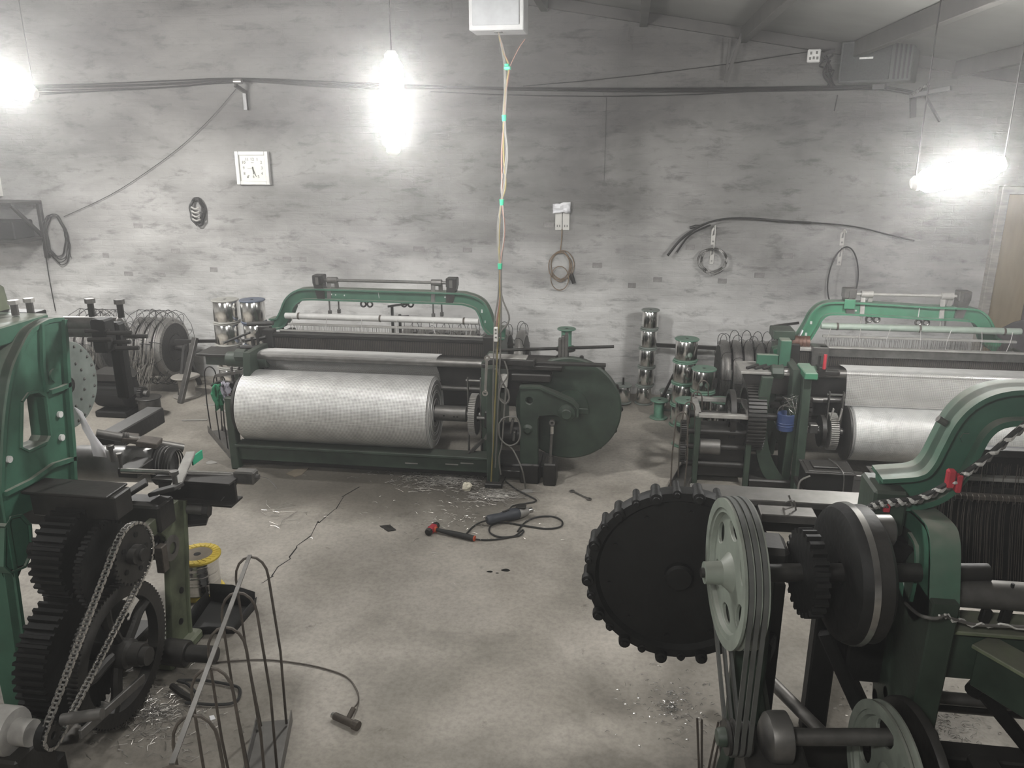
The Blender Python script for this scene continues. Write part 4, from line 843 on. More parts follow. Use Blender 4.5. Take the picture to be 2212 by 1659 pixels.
# oil box and tray in front of loom B
def obox(name, label, cate, lo, hi, lid):
    lo = V(lo); hi = V(hi); t = thing(name, label, cate, ((lo.x + hi.x) / 2, (lo.y + hi.y) / 2, lo.z)); th = .008
    MB().box(lo, (hi.x, hi.y, lo.z + th)).build('bottom', M_black, t)
    for a_, b__ in (((lo.x, lo.y, lo.z), (lo.x + th, hi.y, hi.z)), ((hi.x - th, lo.y, lo.z), (hi.x, hi.y, hi.z)), ((lo.x + th, lo.y, lo.z), (hi.x - th, lo.y + th, hi.z)), ((lo.x + th, hi.y - th, lo.z), (hi.x - th, hi.y, hi.z))): MB().box(a_, b__).build('side', M_black, t)
    for a_, b__ in (((lo.x - .012, lo.y - .012, hi.z), (hi.x + .012, lo.y + .012, hi.z + .008)), ((lo.x - .012, hi.y - .012, hi.z), (hi.x + .012, hi.y + .012, hi.z + .008)), ((lo.x - .012, lo.y + .012, hi.z), (lo.x + .012, hi.y - .012, hi.z + .008)), ((hi.x - .012, lo.y + .012, hi.z), (hi.x + .012, hi.y - .012, hi.z + .008))): MB().box(a_, b__, .002).build('rim', M_steel if not lid else M_iron, t)
    if lid:
        MB().box((lo.x + .01, lo.y + .01, hi.z - .01), (hi.x - .01, hi.y - .01, hi.z + .014), .004).build('lid', M_iron, t); MB().box((lo.x + .05, lo.y + .05, hi.z + .014), (hi.x - .08, hi.y - .05, hi.z + .03), .008).build('lid_pad', M_iron, t)
        MB().tube(cat([V((hi.x - .06, lo.y - .01, lo.z)), V((hi.x - .07, lo.y - .016, hi.z)), V((hi.x - .09, lo.y + .05, hi.z + .035)), V((hi.x - .13, hi.y - .05, hi.z + .045))], 4), .004, 5).build('strap', M_steel, t)
    return t
a, b_ = PY(1742, 1030, 5.25), PY(1850, 990, 5.25)
obox('tool_box', 'black lidded tool box on a bracket in front of the right loom', 'box', (a.x, 5.25, .20), (b_.x, 5.47, .345), True)
obox('oil_tray', 'open black tray with bright rim beside the lidded tool box', 'tray', (b_.x + .17, 5.35, .215), (b_.x + .38, 5.52, .30), False)
t = thing('iron_bench', 'low dark iron bench carrying the tool box and tray', 'bench', ((a.x + b_.x) / 2, 5.4, 0))
MB().box((a.x - .02, 5.20, .165), (b_.x + .45, 5.55, .195), .006).build('bench_top', M_iron, t)
for x in (a.x + .05, b_.x + .05, b_.x + .4):
    for y in (5.25, 5.5): MB().box((x - .025, y - .025, 0), (x + .025, y + .025, .165), .004).build('leg', M_iron, t)
mb = MB().box((b_.x + .01, 5.52, .196), (b_.x + .16, 5.60, .235), .004); solo(mb, 'bright_bar', M_bright, 'bright steel bar lying between the tool box and tray', 'bar')
t = thing('wire_cable_loop', 'grey cable looping down the side of the tool box', 'cable', (a.x, 5.2, 0))
MB().tube(cat([V((a.x + .02, 5.235, .33)), V((a.x - .05, 5.22, .28)), V((a.x - .04, 5.2, .12)), V((a.x + .0, 5.18, .22)), V((a.x + .03, 5.17, .10)), V((a.x - .02, 5.16, .008))], 5), .007, 6).build('cable', M_cab1, t)
#PART4
# ================================================================== spools
def make_spool(name, label, r, h, wr, fm, wm_, group, empty=False, core=None):
    t = thing(name, label, 'spool', (0, 0, 0), 0, group); fh = .014
    for z in (0, h - fh):
        f_ = MB().lathe((0, 0, z), (0, 0, 1), [(.018, 0), (r - .006, 0), (r, .005), (r, fh - .005), (r - .006, fh), (.018, fh)], 32, True).build('flange', fm, t, local=True)
        if z: MB().lathe((0, 0, h), (0, 0, 1), [(.010, -.008), (.017, -.008), (.017, -.001), (.010, -.001)], 16, True).build('bush', M_iron, f_, local=True)
    if empty: MB().lathe((0, 0, fh), (0, 0, 1), [(wr, 0), (wr * .94, .02), (wr * .94, h - 2 * fh - .02), (wr, h - 2 * fh)], 28).build('barrel', fm, t, local=True)
    else: MB().lathe((0, 0, fh), (0, 0, 1), [(wr - .004, 0), (wr, .006), (wr + .001, (h - 2 * fh) * .5), (wr, h - 2 * fh - .006), (wr - .004, h - 2 * fh)], 40).build('wound_wire', wm_, t, local=True)
    return t
ORD = ['lowest', 'second', 'third', 'fourth', 'fifth', 'sixth']
def stack(kind, x, y, n, where, lean=(0, 0), z0=0):
    proto, h = kind['proto'], kind['h']
    for i in range(n):
        lab = '%s %s' % ('topmost' if i == n - 1 and n > 1 else (ORD[i] if i == 0 else ORD[i] + ' from the floor,'), where) if n > 1 else where
        lab = lab.replace('topmost ', 'topmost ').replace('lowest ', 'lowest ')
        loc = (x + lean[0] * i + random.uniform(-.006, .006), y + lean[1] * i + random.uniform(-.006, .006), z0 + i * (h + .0015))
        if not kind.get('used'): kind['used'] = True; proto.location = loc; proto['label'] = lab; proto.rotation_euler = (0, 0, random.random() * 6)
        else: dup(proto, loc, random.random() * 6, lab)
M_fl = pm('dusty_flange', (.20, .235, .215), .55, 0, .25, 12, .4)
M_flw = pm('pale_flange', (.33, .325, .30), .6, 0, .2, 12, .4)
M_flb = pm('blue_flange', (.075, .10, .155), .55, 0, .2, 12, .3)
K_pale = dict(h=.218, proto=make_spool('wire_spool', 's', .126, .218, .117, M_flw, M_spoolw, 'large wire spools behind the left loom'))
K_blue = dict(h=.218, proto=make_spool('wire_spool', 's', .120, .218, .112, M_flb, M_spoolw, 'large wire spools behind the left loom'))
K_sm = dict(h=.190, proto=make_spool('wire_spool', 's', .090, .190, .078, M_fl, M_spoolw, 'wire spools by the back wall'))
K_gr = dict(h=.205, proto=make_spool('wire_spool', 's', .110, .205, .098, M_spoolg, M_spoolw, 'wire spools beside the right loom'))
K_em = dict(h=.185, proto=make_spool('empty_spool', 's', .085, .185, .050, M_spoolg, M_spoolw, 'empty green spools', True))
p = PY(485, 653, 6.95); stack(K_pale, p.x, 6.95, 5, 'pale-flanged wire spool of the stack left of the blue-flanged one')
p = PY(546, 645, 6.98); stack(K_blue, p.x, 6.98, 5, 'blue-flanged wire spool in the stack behind the left loom')
stack(K_sm, .25, 7.70, 5, 'wire spool of the tall leaning stack against the wall', (.008, .004))
p = PY(1483, 735, 7.1); stack(K_gr, p.x, 7.1, 4, 'green-flanged wire spool of the tallest stack beside the right loom')
p = PY(1516, 780, 6.92); stack(K_gr, p.x + .02, 6.86, 3, 'green-flanged wire spool of the middle stack beside the right loom')
p = PY(1492, 831, 6.62); stack(K_gr, p.x - .02, 6.58, 2, 'green-flanged wire spool of the front short stack near the wire rack')
p = PY(1562, 842, 6.6); stack(K_gr, p.x, 6.62, 2, 'wire spool standing by the dark coil next to the gear stand')
stack(K_sm, .49, 7.56, 1, 'small wire spool on the floor right of the tall leaning stack')
stack(K_em, .385, 7.26, 1, 'empty green spool on the floor before the leaning stack')
stack(K_sm, .045, 7.66, 1, 'single wire spool on a spindle left of the leaning stack', z0=.012)
t = thing('spindle', 'thin upright spindle with foot through the single spool', 'spindle', (.045, 7.66, 0)); MB().cyl((.045, 7.66, .0), (.045, 7.66, .27), .010, n=10).build('pin', M_iron, t); MB().cyl((.045, 7.66, 0), (.045, 7.66, .011), .05, n=16).build('foot', M_iron, t)
solo(MB().bar((.34, 7.80, .58), (1.0, 7.84, .56), .04, .035, .003), 'wall_bar', M_iron, 'dark bar behind the leaning spool stack', 'bar')
solo(MB().bar((.36, 7.45, .0), (.58, 7.48, .52), .03, .02, .002), 'leaning_bar', M_iron, 'flat dark bar leaning on the tallest green spool stack', 'bar')
p = PY(1222, 752, 7.0); t = thing('spool_stand', 'dark post behind the big disc holding an empty green spool', 'stand', (p.x, 7.0, 0))
MB().cyl((p.x, 7.0, .0), (p.x, 7.0, p.z - .02), .03, n=12).build('post', M_iron, t); MB().cyl((p.x, 7.0, p.z - .02), (p.x, 7.0, p.z - .001), .09, n=20).build('platform', M_iron, t); MB().cyl((p.x, 7.0, 0), (p.x, 7.0, .02), .14, n=20).build('foot', M_iron, t)
stack(K_em, p.x, 7.0, 1, 'empty green spool on the stand behind the big disc', z0=p.z)
q = PZ(400, 858); t = make_spool('wooden_spool', 'empty pale wooden spool on the floor left of the spool stacks', .142, .215, .085, M_wood, M_wood, None, True)
t.location = (q.x, q.y + .05, 0)
q = PZ(316, 905); t = make_spool('dark_spool', 'dark greasy half-wound spool on the floor before the black motor', .115, .195, .10, M_iron, pm('dull_wire', (.07, .066, .06), .45, .6, .3, 30), None); t.location = (q.x, q.y + .08, 0)
# yellow spool
q = PZ(425, 1290); t = thing('yellow_spool', 'galvanised wire spool with yellow plastic flange near the black tray', 'spool', (q.x, q.y + .06, 0))
for z in (0, .225):
    mb = MB().lathe((0, 0, z), (0, 0, 1), [(.02, .004), (.075, .004), (.085, .012), (.118, .012), (.128, .004), (.130, .016), (.125, .024), (.085, .024), (.08, .018), (.02, .018)], 40, True); f_ = mb.build('flange', M_yellow, t, local=True)
    if z:
        for k in range(24):
            a = 2 * math.pi * k / 24; MB().bar((.088 * math.cos(a), .088 * math.sin(a), .249), (.124 * math.cos(a + .12), .124 * math.sin(a + .12), .249), .006, .006).build('flange_rib', M_yellow, f_, local=True)
        MB().cyl((0, 0, .243), (0, 0, .245), .084, n=32).build('paper_disc', M_card, f_, local=True); MB().cyl((0, 0, .2448), (0, 0, .2462), .02, n=16).build('bore', M_black, f_, local=True)
mb = MB(); pr = []
for k in range(34): pr += [(.108 + .0015 * (k % 2) + .002 * random.random(), .024 + .2 * k / 33)]
mb.lathe((0, 0, 0), (0, 0, 1), pr, 40).build('wound_wire', M_spoolw, t, local=True)

# ================================================================== creels of wire coils
def make_coil(label, r, wd, group, tang=False, strands=0):
    t = thing('wire_coil', label, 'coil', (0, 0, 0), 0, group)
    body = MB().lathe((-wd / 2, 0, 0), (1, 0, 0), [(.16, 0), (r - .05, 0), (r - .012, .004), (r, wd * .25), (r + .003, wd * .5), (r, wd * .75), (r - .012, wd - .004), (r - .05, wd), (.16, wd)], 56, True).build('winding', M_coil, t, local=True)
    for s in (-1, 1): MB().lathe((s * wd / 2 - .003, 0, 0), (1, 0, 0), [(.14, 0), (r - .05, 0), (r - .05, .006), (.14, .006)], 40, True).build('side_ring', M_coild, t, local=True)
    for k in range(10):
        a = 2 * math.pi * (k + .5) / 10 + random.uniform(-.06, .06); e = V((0, math.cos(a), math.sin(a))); pts = []; H = .085 + random.uniform(-.01, .01)
        for j in range(9):
            u = math.pi * j / 8; pts.append(V((-.5 * wd * math.cos(u), 0, 0)) + e * (r - .03 + (H + .03) * math.sin(u) ** .6))
        MB().tube(pts, .003, 4).build('guard_hoop', M_dwire, t, local=True)
    if tang:
        for s in (-.5, .5): MB().tube([V((s * wd, (r + .085) * math.cos(a), (r + .085) * math.sin(a))) for a in [2 * math.pi * k / 14 for k in range(14)]], .003, 4, True).build('guard_ring', M_dwire, t, local=True)
    for k in range(4): MB().tube([V((-.5 * wd + wd * k / 3, math.cos(a) * (r + .006), math.sin(a) * (r + .006))) for a in [2.6 + .05 * q for q in range(28)]], .002, 3).build('loose_turn', M_bright, t, local=True)
    return t
def creel(name, label, x0, n, wd, gap, y, z, r, proto, where, supports=True):
    t = thing(name, label, 'creel', (x0 + n * (wd + gap) / 2, y, 0)); xe = x0 + n * (wd + gap)
    MB().cyl((x0 - .12, y, z), (xe + .12, y, z), .03, n=12).build('axle', M_iron, t)
    MB().cyl((x0 - .0, y, z), (xe + .0, y, z), .135, n=24).build('axle_drum', M_coild, t)
    for x in (x0 - .10, xe + .10):
        for s in (-1, 1): MB().bar((x, y + s * .2, 0), (x, y, z + .03), .05, .035, .004, up=(1, 0, 0)).build('leg', M_iron, t)
        MB().bar((x, y - .16, .12), (x, y + .16, .12), .03, .03).build('stretcher', M_iron, t)
    for i in range(n):
        x = x0 + (i + .5) * (wd + gap); rot = (random.random() * 6, 0, 0)
        lab = '%s' % (where % (['leftmost', 'second from left', 'third from left', 'fourth from left', 'fifth from left', 'sixth from left', 'seventh from left', 'eighth from left'][i] if i < n - 1 else 'rightmost'))
        if not proto.get('used'): proto['used'] = True; o = proto['o']; o.location = (x, y, z); o.rotation_euler = rot; o['label'] = lab
        else: o = dup(proto['o'], (x, y, z), rot=rot, label=lab)
        o['group'] = label
KC = dict(o=make_coil('c', .305, .085, 'g', True)); KB = dict(o=make_coil('c', .33, .088, 'g'))
# left pair
creel('coil_creel', 'creel of wire coils at the far left behind the riveted disc', -5.62, 4, .085, .012, 7.45, .46, .305, KC, '%s wire coil on the far left creel')
creel('coil_creel', 'creel of wire coils with long loose strands left of the spool stacks', -4.98, 4, .085, .012, 7.48, .46, .305, KC, '%s wire coil on the creel with loose strands')
creel('coil_creel', 'creel of wire coils behind the left loom', -2.15, 8, .11, .05, 7.42, .44, .33, KB, '%s wire coil on the creel behind the left loom')
creel('coil_creel', 'creel of dark wire coils left of the bright green loom',   .90, 7, .088, .012, 7.32, .43, .33, KB, '%s wire coil on the creel left of the bright green loom')
def strands(label, x0, x1, y, zt, n):
    mb = MB()
    for k in range(n):
        x = x0 + (x1 - x0) * random.random(); ln = random.uniform(.25, .55)
        mb.tube(cat([V((x, y - .29, zt + .06)), V((x + random.uniform(-.02, .02), y - .36, zt - .08)), V((x + random.uniform(-.06, .04), y - .40 - random.uniform(0, .1), zt - ln * .6)), V((x + random.uniform(-.09, .05), y - .42 - random.uniform(0, .25), max(.01, zt - ln)))], 3), .0028, 3)
    o = solo(mb, 'loose_strands', M_scrap, label, 'wire strands', smooth=0, recalc=False); o['kind'] = 'stuff'
strands('pale loose wire strands hanging from the left creel of coils', -5.6, -5.25, 7.45, .46, 46)
strands('long pale wire strands hanging from the creel beside the wooden spool', -4.98, -4.62, 7.48, .46, 60)
# plank rest right of the creels
t = thing('rest_frame', 'dark leaning plank with crossbar right of the strand creel', 'rest', (-4.28, 7.3, 0))
MB().bar((-4.36, 7.05, 0), (-4.26, 7.3, .62), .06, .04, .004).build('plank', M_steel, t); MB().bar((-4.5, 7.32, .57), (-3.5, 7.36, .60), .03, .03).build('crossbar', M_iron, t); MB().bar((-3.95, 7.3, 0), (-4.05, 7.34, .58), .04, .03).build('plank', M_iron, t)
# tension guide on a post behind the looms
for (x0, y0, Y, lab) in ((848, 690, 6.95, 'small bent guide handle behind the left loom arch'), (1680, 735, 6.75, 'small bent guide handle behind the bright green arch foot')):
    p = PY(x0, y0, Y); t = thing('guide_handle', lab, 'guide', (p.x, Y, 0))
    for dx in (0, .07): MB().bar((p.x + dx, Y, 0), (p.x + dx, Y, p.z + .12 - dx), .022, .022).build('post', M_iron, t)
    MB().bar((p.x - .04, Y, p.z + .12), (p.x + .16, Y + .02, p.z + .15), .02, .018).build('handle', M_iron, t); MB().bar((p.x + .02, Y - .01, p.z + .02), (p.x + .16, Y - .01, p.z + .03), .015, .03).build('crossbar', M_iron, t)
# blue lid beside the spools on the loom
q = PY(607, 690, 6.45); t = thing('blue_plate', 'blue round plate lying on the frame left of the arch', 'plate', (q.x, q.y, q.z)); MB().lathe((q.x, q.y, q.z - .008), (0, 0, 1), [(0, 0), (.09, 0), (.094, .008), (.09, .018), (.05, .018), (.045, .01), (0, .01)], 32).build('disc', M_flb, t); MB().cyl((q.x, q.y, 0), (q.x, q.y, q.z - .009), .02, n=10).build('pedestal', M_iron, t)
# rag bag at the left end of loom A
q = PY(484, 850, 5.62); t = thing('rag_bag', 'green and white rags bundled at the left end of the left loom', 'rags', (q.x, q.y, q.z - .1))
for (dx, dz, w_, h_, dy, m_) in ((-.045, -.02, .055, .20, 0, pm('green_rag', (.02, .19, .09), .8, 0, .2, 9)), (.03, .035, .035, .13, -.03, pm('lilac_rag', (.33, .32, .37), .8, 0, .15, 9)), (.05, -.06, .04, .13, .0, pm('maroon_rag', (.09, .03, .035), .8, 0, .2, 9)), (.0, .03, .075, .12, .03, M_black)):
    rows = [[V((q.x + dx + w_ * (u / 5 - 1) * (.55 + .45 * math.sin(math.pi * min(1, .25 + i / 5))) + .012 * math.sin(i * 1.7 + u), q.y + dy + .022 * math.sin(u * 1.9 + i * .8), q.z + dz + h_ * (.5 - i / 5) - .02 * abs(u / 5 - 1) * (i / 5))) for u in range(11)] for i in range(6)]
    ob = MB().grid(rows).build('rag', m_, t); ob.modifiers.new('s', 'SOLIDIFY').thickness = .012
MB().tube(cat([q + V((-.10, 0, .06)), q + V((-.02, 0, .10)), q + V((.09, 0, .09))], 4), .010, 6).build('hook', M_iron, t)
# ------------------------------------------------------------------ racks of wire hoops
def rack(label, tops, z, wd, basew, foot_shift=(0, 0), bar=True, mat=M_rust, r=.0055, wdir=None):
    P_ = [PZ(x, y, z) for x, y in tops]; d = (P_[-1] - P_[0]).normalized(); n_ = V((-d.y, d.x, 0)) if wdir is None else V(wdir).normalized()
    t = thing('hoop_rack', label, 'rack', ((P_[0].x + P_[-1].x) / 2 + foot_shift[0], (P_[0].y + P_[-1].y) / 2 + foot_shift[1], 0))
    fs = V((*foot_shift, 0))
    for p in P_:
        pts = [V((p.x, p.y, 0)) + fs + n_ * basew / 2 + V((0, 0, .02))]
        k0 = V((p.x, p.y, z - wd * .75)); pts += [pts[0].lerp(k0 + n_ * wd / 2, .5) + n_ * .012]
        for j in range(9):
            u = math.pi * j / 8; pts.append(V((p.x, p.y, z - wd * .75 + wd * .75 * math.sin(u))) + n_ * wd / 2 * math.cos(u))
        e = V((p.x, p.y, 0)) + fs - n_ * basew / 2 + V((0, 0, .02)); pts += [(k0 - n_ * wd / 2).lerp(e, .5) - n_ * .008, e]
        MB().tube(pts, r, 6).build('hoop', mat, t)
    if bar: MB().bar(P_[0] + V((0, 0, .008)), P_[-1] + V((0, 0, .008)), .016, .005).build('tie_bar', M_steel, t)
    a = V((P_[0].x, P_[0].y, 0)) + fs - d * .04; b_ = V((P_[-1].x, P_[-1].y, 0)) + fs + d * .04
    MB().bar(a + V((0, 0, .006)), b_ + V((0, 0, .006)), basew + .03, .010).build('base_channel', M_steel, t)
    for s in (-1, 1): MB().bar(a + n_ * s * (basew / 2 + .018) + V((0, 0, .03)), b_ + n_ * s * (basew / 2 + .018) + V((0, 0, .03)), .005, .06).build('channel_side', M_steel, t)
rack('row of bent wire hoops standing in a channel in the left foreground', [(540, 1203), (512, 1280), (485, 1355), (452, 1443), (415, 1545), (372, 1655)], .82, .135, .11, (.06, -.06))
rack('rack of wire hoops left of the thick mesh roll', [(452, 792), (472, 808), (490, 826), (502, 838)], .62, .10, .10, (0, 0), False, M_dwire, wdir=(1, .15, 0))
rack('rack of wire hoops in front of the green spool stacks', [(1520, 822), (1506, 846), (1490, 868), (1474, 890)], .64, .085, .10, (0, 0), False, M_rust, wdir=(1, .1, 0))
# ------------------------------------------------------------------ black motor left
q = PZ(245, 925); t = thing('electric_motor', 'black greasy electric motor with a cover on the floor at the left', 'motor', (q.x, q.y + .25, 0)); q = V((q.x - .16, q.y + .40, 0))
MB().lathe(q + V((-.22, 0, .22)), (1, 0, 0), [(0, 0), (.10, 0), (.145, .03), (.15, .06), (.15, .30), (.145, .33), (.10, .36), (.05, .37), (.05, .42), (0, .42)], 28).build('housing', M_black, t)
for k in range(9):
    a = math.pi * (k / 8 - .0); MB().box(q + V((-.15, .15 * math.cos(a) - .004, .22 + .15 * math.sin(a) - .004)), q + V((.10, .15 * math.cos(a) + .012, .22 + .15 * math.sin(a) + .012))).build('fin', M_black, t)
MB().box(q + V((-.2, -.14, 0)), q + V((.12, .14, .06)), .01).build('foot', M_black, t); MB().prism([(q.x - .26, .36), (q.x - .2, .43), (q.x + .08, .43), (q.x + .13, .37)], fxz, q.y - .14, q.y + .12).build('cover', M_iron, t)
MB().cyl(q + V((.2, -.02, .22)), q + V((.3, -.02, .22)), .03, n=14).build('shaft', M_steel, t); MB().gear(q + V((.24, -.02, .22)), (1, 0, 0), .07, .04, 18, .012, .02).build('drive_gear', M_iron, t)
# ------------------------------------------------------------------ floor tools
a, b_ = PZ(934, 1142, .025), PZ(1024, 1163, .02); t = thing('hammer', 'club hammer with red head and dark handle on the concrete', 'hammer', ((a.x + b_.x) / 2, (a.y + b_.y) / 2, 0))
d = (b_ - a).normalized(); n_ = V((-d.y, d.x, 0)).normalized()
hd_ = MB().bar(a - n_ * .034, a + n_ * .034, .046, .046, .008).build('head', M_red, t)
for s in (-1, 1): MB().lathe(a + n_ * s * .034, n_ * s, [(0, .03), (.022, .03), (.026, .024), (.026, .004), (.02, 0)], 8).build('striking_face', M_iron, hd_)
MB().lathe(a - d * .03, d, [(0, 0), (.012, 0), (.013, .06), (.0145, .12), (.019, .20), (.020, .30), (.019, (b_ - a).length + .03)], 14).build('handle', M_rubber, t); MB().cyl(b_, b_ + d * .006, .0185, n=14).build('handle_end', pm('orange_end', (.55, .10, .04), .5), t)
MB().cyl(a + d * .02, a + d * .035, .02, n=12).build('wedge', pm('orange_end', (.5, .1, .05)), t)
a, b_ = PZ(1052, 1124, .045), PZ(1120, 1108, .045); d = (b_ - a).normalized(); t = thing('angle_grinder', 'grey angle grinder lying in its looped cord', 'grinder', ((a.x + b_.x) / 2, (a.y + b_.y) / 2, 0))
MB().lathe(a, d, [(0, 0), (.026, 0), (.034, .012), (.034, .05), (.030, .09), (.034, .14), (.041, .17), (.041, (b_ - a).length - .01), (.036, (b_ - a).length), (0, (b_ - a).length)], 20).build('body', M_greytool, t)
n_ = V((-d.y, d.x, 0)); h_ = MB().lathe(b_, d, [(.038, 0), (.038, .03), (.030, .06), (.024, .075), (0, .078)], 18).build('gear_head', M_lite, t)
MB().cyl(b_ + d * .05 - n_ * .0, b_ + d * .05 + V((.03, .02, .0)) * 1.6, .018, n=12).build('spindle', M_bright, h_); MB().box(b_ + d * .0 + V((-.02, -.01, .036)), b_ + d * .05 + V((.01, .012, .048)), .004).build('spindle_lock', M_iron, h_)
MB().bar(a + d * .12 + V((0, 0, .035)), a + d * .17 + V((0, 0, .040)), .014, .006).build('switch', M_rubber, t)
cd = [(1052, 1124), (1030, 1132), (1012, 1148), (1007, 1158), (1022, 1164), (1062, 1166), (1110, 1158), (1128, 1145), (1130, 1150), (1118, 1158), (1080, 1160), (1058, 1150), (1062, 1135), (1090, 1129), (1135, 1136), (1180, 1142), (1210, 1138), (1214, 1126), (1195, 1116), (1160, 1117), (1135, 1128), (1118, 1148)]
MB().tube(cat([a] + [PZ(x, y, .008) for x, y in cd[1:]], 6), .006, 6).build('cord', M_rubber, t)
MB().tube(cat([PZ(1100, 1102, .06), PZ(1106, 1094, .03), PZ(1120, 1090, .008), PZ(1150, 1085, .008), PZ(1158, 1080, .008), PZ(1140, 1070, .008), PZ(1112, 1055, .008), PZ(1082, 1028, .01), PZ(1072, 1005, .02)], 6), .006, 6).build('cord', M_rubber, t)
t = thing('spanner', 'small double-ended spanner lying alone on the concrete near the aisle', 'wrench', PZ(1255, 1068)); a, b_ = PZ(1236, 1061, .006), PZ(1272, 1078, .006)
MB().bar(a, b_, .014, .006).build('shank', M_steel, t)
for p in (a, b_): MB().lathe(p - V((0, 0, .005)), (0, 0, 1), [(.010, 0), (.02, 0), (.02, .010), (.010, .010)], 14, True).build('ring_end', M_steel, t)
q = [PZ(x, y) for x, y in ((820, 1137), (842, 1135), (856, 1146), (838, 1149))]; solo(MB().prism([(p.x, p.y) for p in q], fxy, .001, .006), 'metal_offcut', M_iron, 'dark flat metal offcut left of the hammer', 'offcut', smooth=0)
q = PZ(1009, 1060); mb = MB(); rows = [[q + V((.045 * math.cos(a) * math.sin(u) * random.uniform(.7, 1.25), .04 * math.sin(a) * math.sin(u) * random.uniform(.7, 1.2), .035 - .035 * math.cos(u))) for a in [2 * math.pi * k / 8 for k in range(8)]] for u in [.05, .7, 1.3, 1.9, 2.5, 3.0]]
for rw in rows: rw.append(rw[0].copy())
solo(mb.grid(rows), 'crumpled_paper', pm('cream_paper', (.60, .56, .45), .8), 'crumpled cream paper ball on the wire clippings', 'paper', smooth=0)
q = [PZ(x, y) for x, y in ((618, 1024), (640, 1014), (668, 1011), (652, 1026), (636, 1031))]; solo(MB().prism([(p.x, p.y) for p in q], fxy, .001, .005), 'cardboard_scrap', M_card, 'torn brown cardboard scrap in front of the left loom', 'scrap', smooth=0)
# clamp tool with a curved wire
a, b_ = PZ(722, 1546, .02), PZ(772, 1568, .02); d = (b_ - a).normalized(); t = thing('cable_clamp_tool', 'short steel clamp tool on a curved wire in the foreground', 'tool', ((a.x + b_.x) / 2, (a.y + b_.y) / 2, 0))
MB().cyl(a, b_, .017, n=14, ch=.003).build('barrel', M_rust, t); MB().cyl(a - d * .012, a + d * .01, .013, n=10).build('ferrule', M_bright, t); MB().cyl(b_ - d * .022, b_ + d * .006, .022, n=10).build('collar', M_rust, t)
c_ = a.lerp(b_, .55); MB().cyl(c_, PZ(764, 1530, .045), .012, n=10).build('stem', M_rust, t)
MB().tube(cat([PZ(764, 1530, .045)] + [PZ(x, y, .006) for x, y in [(774, 1515), (770, 1490), (748, 1462), (700, 1444), (640, 1432), (570, 1425), (500, 1428), (455, 1432)]], 6), .004, 5).build('wire', M_rust, t)
# black tray
fz = .0; t = thing('oil_drip_tray', 'black folded sheet-metal tray on the floor beside the yellow spool', 'tray', PZ(480, 1330))
q = [PZ(*p) for p in ((455, 1300), (552, 1315), (506, 1370), (405, 1372))]; c_ = sum(q, V()) / 4
MB().prism([(p.x, p.y) for p in q], fxy, .002, .008).build('bottom', M_rubber, t)
for k in range(4):
    p_, r_ = q[k], q[(k + 1) % 4]; ou = ((p_ + r_) / 2 - c_).normalized() * .015; hgt = (.11, .075, .05, .075)[k]
    o = MB().grid([[p_ + V((0, 0, .005)), p_.lerp(r_, .5) + V((0, 0, .005)), r_ + V((0, 0, .005))], [p_ + ou + V((0, 0, hgt)), p_.lerp(r_, .5) + ou * 1.3 + V((0, 0, hgt + .01)), r_ + ou + V((0, 0, hgt * .9))]]).build('side', M_black if k != 1 else M_rubber, t); o.modifiers.new('s', 'SOLIDIFY').thickness = .004
# wire clippings
def clip(label, cx, cy, rx, ry, n, lmin, lmax, mat, curl=.25, rad=.0014, name='wire_clippings'):
    mb = MB(); c0 = PZ(cx, cy)
    for k in range(n):
        a = random.uniform(0, 2 * math.pi); rr = abs(random.gauss(0, .45)); px, py = cx + rx * rr * math.cos(a), cy + ry * rr * math.sin(a)
        p = PZ(px, min(py, 1700)); th = random.gauss(0, .5) if random.random() < .7 else random.uniform(0, 3.14); ln = random.uniform(lmin, lmax); z = .003 + random.random() * .012 * max(0, 1 - rr)
        d = V((math.cos(th), math.sin(th), 0)); nn = V((-d.y, d.x, 0)) * ln * random.uniform(-curl, curl)
        mb.tube([p + V((0, 0, z)), p + d * ln * .5 + nn + V((0, 0, z + .004)), p + d * ln + V((0, 0, z))], rad, 3)
    o = solo(mb, name, mat, label, 'wire scrap', smooth=0, recalc=False); o['kind'] = 'stuff'; return o
clip('pile of fine wire clippings under the left loom', 960, 1035, 170, 34, 900, .02, .10, M_scrap)
clip('small heap of wire clippings behind the grinder', 1055, 1072, 80, 18, 330, .03, .14, M_scrap, .4)
clip('scattered wire clippings across the aisle floor', 1000, 1120, 480, 130, 170, .015, .05, M_scrap)
clip('wire clippings below the big black disc', 1450, 1530, 150, 110, 260, .008, .028, M_bright, rad=.0011)
clip('wire clippings and dirt under the left foreground loom', 330, 1540, 190, 110, 420, .015, .07, M_scrap, .5)
clip('long loose wires by the left foreground loom end', 590, 1110, 70, 70, 16, .05, .2, M_scrap, .3)
clip('wire clippings under the right foreground loom', 1980, 1560, 220, 110, 600, .008, .03, M_scrap)
t = thing('oil_spots', 'three small dark oil spots on the bright concrete', 'oil stain', PZ(1070, 1235))
for x, y, r_ in ((1058, 1235, .012), (1093, 1232, .017), (1074, 1238, .006)): q = PZ(x, y); MB().prism([(q.x + r_ * 1.6 * math.cos(a) * random.uniform(.8, 1.2), q.y + r_ * math.sin(a) * random.uniform(.8, 1.2)) for a in [2 * math.pi * k / 14 for k in range(14)]], fxy, .0002, .0008).build('spot', M_black, t, smooth=0)
